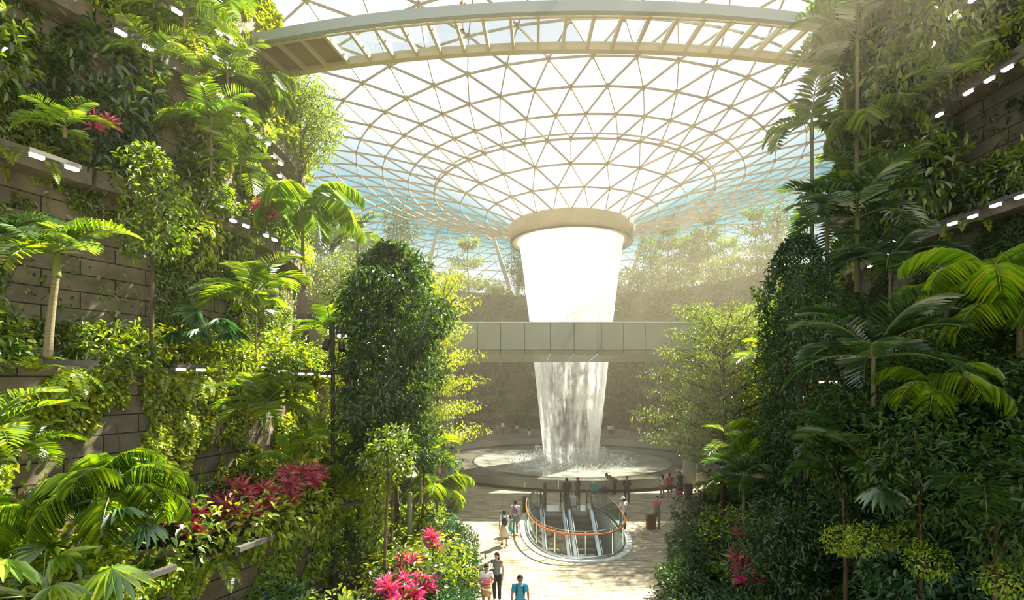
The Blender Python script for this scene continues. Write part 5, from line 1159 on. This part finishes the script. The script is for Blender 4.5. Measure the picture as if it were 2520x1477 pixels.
    # clothes
    if top:
        t = Geo(); torso(t, 0.014, {'none': 0, 'short': 1, 'long': 2}[sleeves]); sh = fuse(t, 'shirt', cm(top), voxel, o)
        if stripes:
            g = Geo()
            for q in range(5):
                u = q / 4.6; c_ = j['pel'] * (1 - u) + j['chest'] * u + np.array([0, 0, 0.04]); a = np.linspace(0, 2 * math.pi, 25)
                rx, ry = 0.172 + 0.012 * u, 0.133; g.tube(np.column_stack([c_[0] + rx * np.cos(a), c_[1] + ry * np.sin(a), np.full(25, c_[2])]), 0.014, 5, cap=False)
            g.build('stripes', cm(stripes), sh, smooth=True)
    t = Geo()
    if style in ('trousers', 'shorts'):
        t.sphere(j['pel'] + np.array([0, 0, -0.01]), (0.172, 0.128, 0.125), 16)
        for sd in 'LR':
            cap(t, j['hip' + sd], j['knee' + sd] if style == 'trousers' else j['hip' + sd] * 0.4 + j['knee' + sd] * 0.6, 0.102, 0.072 if style == 'trousers' else 0.088)
            if style == 'trousers': cap(t, j['knee' + sd], j['ank' + sd] + np.array([0, 0, 0.02]), 0.070, 0.055)
        fuse(t, 'trousers' if style == 'trousers' else 'shorts', cm(bottom), voxel, o)
    else:
        zz = j['pel'][2]; L_ = 0.42 if style == 'skirt' else 0.62
        prof = [(0.05, zz + 0.10), (0.15, zz + 0.06), (0.18, zz - 0.08), (0.22, zz - L_ * 0.6), (0.26, zz - L_), (0.24, zz - L_), (0.16, zz - 0.05)]
        t.lathe(prof, 24, (j['pel'][0], j['pel'][1], 0)); t.build('skirt', cm(bottom), o, smooth=True)
    for sd in 'LR':
        g = Geo(); a_ = j['ank' + sd]; cap(g, a_ + np.array([0, -0.035, -0.045]), a_ + np.array([0, 0.15, -0.055]), 0.045, 0.034)
        g.build('shoe', cm('dark' if bottom != 'black' else 'cream'), o, smooth=True)
    # hair, hat
    g = Geo(); g.sphere(hd + np.array([0, -0.015, 0.045]), (0.090, 0.098, 0.100), 14)
    if hair == 'long':
        g.sphere(hd + np.array([0, -0.06, -0.06]), (0.088, 0.055, 0.16), 12); g.sphere(hd + np.array([0, -0.085, -0.18]), (0.075, 0.04, 0.14), 12)
    else: g.sphere(hd + np.array([0, -0.05, 0.0]), (0.080, 0.062, 0.085), 12)
    v = g.build('hair', cm('hair'), o, smooth=True)
    g = Geo()
    for sx in (-1, 1): g.sphere(hd + np.array([sx * 0.03, 0.088, 0.012]), (0.011, 0.006, 0.007), 8)
    g.sphere(hd + np.array([0, 0.083, -0.055]), (0.022, 0.008, 0.006), 8)
    g.build('face_features', cm('brown'), body, smooth=True)
    if hat:
        g = Geo(); g.lathe([(0.001, 0.155), (0.06, 0.145), (0.098, 0.085), (0.102, 0.045)], 20, (hd[0], hd[1] - 0.01, hd[2]))
        g.add([(hd[0] - 0.07, hd[1] + 0.07, hd[2] + 0.055), (hd[0] + 0.07, hd[1] + 0.07, hd[2] + 0.055), (hd[0] + 0.05, hd[1] + 0.19, hd[2] + 0.035), (hd[0] - 0.05, hd[1] + 0.19, hd[2] + 0.035)], [[0, 1, 2, 3]])
        g.build('cap', cm(hat), o, smooth=True)
    if back:
        c_ = j['chest'] + np.array([0, -0.20, -0.05]); g = Geo(); g.sphere(c_, (0.14, 0.09, 0.20), 14); g.sphere(c_ + np.array([0, -0.06, -0.06]), (0.10, 0.05, 0.10), 12)
        bp = g.build('backpack', cm(back), o, smooth=True)
        g = Geo()
        for sx in (-1, 1):
            g.tube([c_ + np.array([sx * 0.09, 0.05, 0.14]), j['chest'] + np.array([sx * 0.10, 0.0, 0.19]), j['chest'] + np.array([sx * 0.10, 0.135, 0.06]), j['chest'] + np.array([sx * 0.12, 0.09, -0.12])], 0.018, 6)
        g.build('strap', cm('black'), bp, smooth=True)
    if shoulder_bag:
        c_ = j['pel'] + np.array([0.22, 0.02, 0.02]); g = Geo().box(c_, (0.10, 0.30, 0.26)); bg = g.build('shoulder_bag', cm(shoulder_bag), o)
        Geo().tube([c_ + np.array([0, 0.1, 0.13]), j['shR'] + np.array([0, 0.07, 0.06]), j['shR'] + np.array([-0.05, -0.08, 0.05]), c_ + np.array([0, -0.1, 0.13])], 0.010, 5).build('strap', cm('black'), bg)
    if extra == 'sunglasses':
        g = Geo()
        for sx in (-1, 1): g.sphere(hd + np.array([sx * 0.032, 0.095, 0.014]), (0.028, 0.010, 0.020), 10)
        g.build('sunglasses', cm('black'), o, smooth=True)
    if extra == 'apron': Geo().sphere(j['chest'] + np.array([0, 0.03, -0.12]), (0.15, 0.12, 0.30), 16).build('apron', cm('grey'), o, smooth=True)
    return o
PI = math.pi
def suitcase(loc, label, col, h=0.62, rz=0.0, w=0.42):
    o = empty('suitcase', loc, rz); tag(o, label, 'suitcase')
    g = Geo().box((0, 0, 0.06 + h / 2), (w, 0.24, h))
    for x in (-w * 0.3, 0, w * 0.3): g.box((x, 0.125, 0.06 + h / 2), (0.03, 0.02, h * 0.86))
    g.build('shell', cm(col), o)
    Geo().tube([(-0.11, -0.08, h), (-0.11, -0.08, h + 0.42), (0.11, -0.08, h + 0.42), (0.11, -0.08, h)], 0.012, 6).build('handle', M['chrome'], o)
    for x in (-w * 0.4, w * 0.4):
        for y in (-0.09, 0.09): Geo().sphere((x, y, 0.03), 0.03, 8).build('wheel', M['black'], o, smooth=True)
    return o
fl = on_floor
person(fl(1280, 1558), 'man in sunglasses and a blue shirt with backpack straps, walking toward the camera', PI, 1.76, 'walk', 'blue', 'navy', back='black', extra='sunglasses', voxel=0.016, skin=SKIN2)
person(fl(1197, 1510), 'person in a pink and white striped shirt carrying a straw bag in front', PI + 0.15, 1.62, 'hold', 'white', 'dark', 'shorts', female=True, stripes='pink', voxel=0.016, skin=SKIN2)
b_ = fl(1199, 1510); o = empty('straw_bag', (b_.x, b_.y - 0.30, 0.72)); tag(o, 'round straw bag held by the person in the striped shirt', 'bag')
Geo().lathe([(0.02, 0.0), (0.15, 0.01), (0.19, 0.12), (0.17, 0.26), (0.15, 0.26), (0.16, 0.12), (0.02, 0.03)], 24).build('body', cm('tan'), o, smooth=True)
Geo().tube([(-0.13, 0, 0.25), (-0.08, 0.02, 0.36), (0.08, 0.02, 0.36), (0.13, 0, 0.25)], 0.012, 6).build('handle', cm('brown'), o)
person(fl(1223, 1480), 'long haired woman in a grey sleeveless top reaching out her arm, with a black bag', PI - 0.4, 1.70, 'reach', 'grey', 'black', hair='long', sleeves='none', female=True, voxel=0.018, shoulder_bag='black')
person(fl(1241, 1344), 'woman in a white top and pale skirt with a backpack, seen from behind', 0.1, 1.66, 'walk', 'white', 'cream', 'skirt', female=True, back='dark')
person(fl(1256, 1322), 'child in a teal dress beside the woman with the pale skirt', 0.2, 1.02, 'walk', 'teal', 'teal', 'skirt', female=True)
person(fl(1268, 1313), 'woman in a white sleeveless top with a purple backpack', 0.0, 1.66, 'walk', 'white', 'grey', hair='short', sleeves='none', female=True, back='purple')
person(fl(1395, 1246), 'large man in dark clothes at the top of the escalators', 0.25, 1.72, 'hold', 'black', 'dark', sleeves='long', hat='black')
person(fl(1422, 1244), 'woman in a red cap next to the man in dark clothes', 0.5, 1.72, 'stand', 'dark', 'dark', sleeves='short', hair='long', hat='red', female=True)
suitcase(fl(1409, 1247), 'white suitcase standing between the two people at the top of the escalators', 'white', 0.6, 0.1)
person(fl(1513, 1216), 'man bending down over a dark bag by the pool parapet', PI * 0.5 + 0.1, 1.75, 'bend', 'khaki', 'dark')
o = empty('travel_bag', fl(1487, 1214), 0.2); tag(o, 'dark travel bag on the floor by the pool parapet', 'bag')
Geo().sphere((0, 0, 0.19), (0.42, 0.2, 0.19), 16).build('body', cm('black'), o, smooth=True); Geo().tube([(-0.2, 0, 0.33), (-0.1, 0, 0.46), (0.1, 0, 0.46), (0.2, 0, 0.33)], 0.015, 6).build('handle', cm('dark'), o)
suitcase(fl(1462, 1214), 'teal suitcase with raised handle by the pool parapet', 'teal', 0.62, 0.0)
person(fl(1543, 1238), 'person in an open dark jacket looking down at a phone', PI - 0.3, 1.72, 'phone', 'dark', 'dark', sleeves='long')
person(fl(1534, 1306), 'man in a white shirt and white cap leaning at the orange handrail', 0.55, 1.72, 'hold', 'white', 'dark', hat='white', sleeves='short')
person(fl(1617, 1300), 'woman in a pink top and grey dungarees walking with a suitcase', PI - 0.25, 1.68, 'push', 'pink', 'grey', female=True, sleeves='short', extra='apron')
suitcase(fl(1601, 1303), 'brown suitcase pushed by the woman in grey dungarees', 'brown', 0.72, 0.2)
person(fl(1630, 1226), 'slim girl in a white top near the right bridge column', 0.3, 1.55, 'stand', 'white', 'tan', female=True, hair='long', sleeves='none')
person(fl(1648, 1230), 'woman in a red top and shorts next to the slim girl', 0.1, 1.72, 'stand', 'red', 'black', 'shorts', female=True)
person(fl(1673, 1222), 'person in dark clothes behind a stroller beside the right bridge column', PI, 1.68, 'push', 'dark', 'dark')
o = empty('stroller', fl(1671, 1232), 0.2); tag(o, 'dark and pink stroller parked by the right bridge column', 'stroller')
Geo().tube([(-0.22, 0.3, 0.06), (-0.22, -0.1, 0.55), (-0.22, -0.35, 1.0), (0.22, -0.35, 1.0), (0.22, -0.1, 0.55), (0.22, 0.3, 0.06)], 0.018, 6).build('frame', M['chrome'], o)
Geo().sphere((0, 0.05, 0.55), (0.22, 0.26, 0.22), 14).build('seat', cm('pink'), o, smooth=True); Geo().sphere((0, -0.08, 0.80), (0.23, 0.22, 0.18), 14).build('canopy', cm('black'), o, smooth=True)
for x in (-0.23, 0.23):
    for y in (-0.25, 0.3): Geo().tube([(x - 0.02, y, 0.09), (x + 0.02, y, 0.09)], 0.09, 14).build('wheel', M['black'], o)
person(fl(1746, 1214), 'woman with a black shoulder bag walking away on the right', -1.2, 1.66, 'walk', 'black', 'dark', 'shorts', female=True, shoulder_bag='black', hair='long')
# a walker on the glass floored bridge
hb = at(1138, HY, 24.2); person((hb.x, float(cen(hb.x)) - 0.05, zc + 0.16), 'person in a striped top crossing the glass floored bridge', 1.5, 1.7, 'stand', 'cream', 'grey', 'shorts', female=True, stripes='brown')
# visitors on the far terrace
far = [(1237, 'stand', 'white', 'dark', 19.0, 'person in white standing at the far left of the pool'), (1226, 'sit', 'pink', 'grey', 19.4, 'person in pink sitting at the far left of the pool'), (1262, 'sit', 'dark', 'jeans', 19.0, 'person in dark clothes sitting left of the waterfall'),
       (1272, 'sit', 'cream', 'jeans', 19.5, 'person in cream sitting left of the waterfall'), (1302, 'walk', 'black', 'white', 17.4, 'person in black and white walking behind the pool, left of the waterfall'), (1404, 'stand', 'white', 'white', 18.7, 'person in white seen through the falling water'),
       (1499, 'sit', 'white', 'dark', 19.0, 'person in white sitting just right of the waterfall'), (1506, 'sit', 'cream', 'navy', 19.4, 'person in cream sitting just right of the waterfall'), (1556, 'stand', 'red', 'dark', 19.2, 'person in red standing right of the waterfall'),
       (1573, 'sit', 'white', 'black', 18.9, 'person in white and black sitting under the orange lanterns'), (1640, 'sit', 'cream', 'grey', 19.3, 'person in cream sitting near the right bridge column'), (1657, 'stand', 'pink', 'tan', 19.3, 'person in pink standing near the right bridge column'), (1664, 'stand', 'white', 'grey', 17.5, 'person in white leaning by the pool near the right bridge column')]
for i, (px, po, a_, b_, r_, l_) in enumerate(far):
    k_ = (px - HX) / F; A_ = 1 + k_ * k_; B_ = -2 * (C[0] * k_ + C[1]); Cc_ = C[0] ** 2 + C[1] ** 2 - r_ * r_
    Y_ = (-B_ + math.sqrt(B_ * B_ - 4 * A_ * Cc_)) / (2 * A_); z_ = 0.45 if r_ < 18.2 else (0.9 if r_ < 19.8 else 1.35)
    person((k_ * Y_, Y_, z_), l_, PI, 1.68, po, a_, b_, voxel=0.035, hair='long' if i % 2 else 'short', female=bool(i % 2))
# ================================================================ warm mist drifting off the waterfall
m = bpy.data.materials.new('warm mist'); m.use_nodes = True; nt, N, L = nodes_of(m); nt.nodes.clear()
vsn = N('VolumeScatter'); vsn.inputs['Color'].default_value = (1.0, 0.91, 0.70, 1); vsn.inputs['Density'].default_value = 0.0032; vsn.inputs['Anisotropy'].default_value = 0.55
o = N('OutputMaterial'); L(vsn.outputs[0], o.inputs['Volume'])
hz = Geo().box((0, 0, 0), (46, 60, 21.0)).build('mist', m, None, loc=(4, 42.5, 10.6)); tag(hz, 'faint warm mist hanging in the valley around the waterfall', 'mist', kind='stuff')
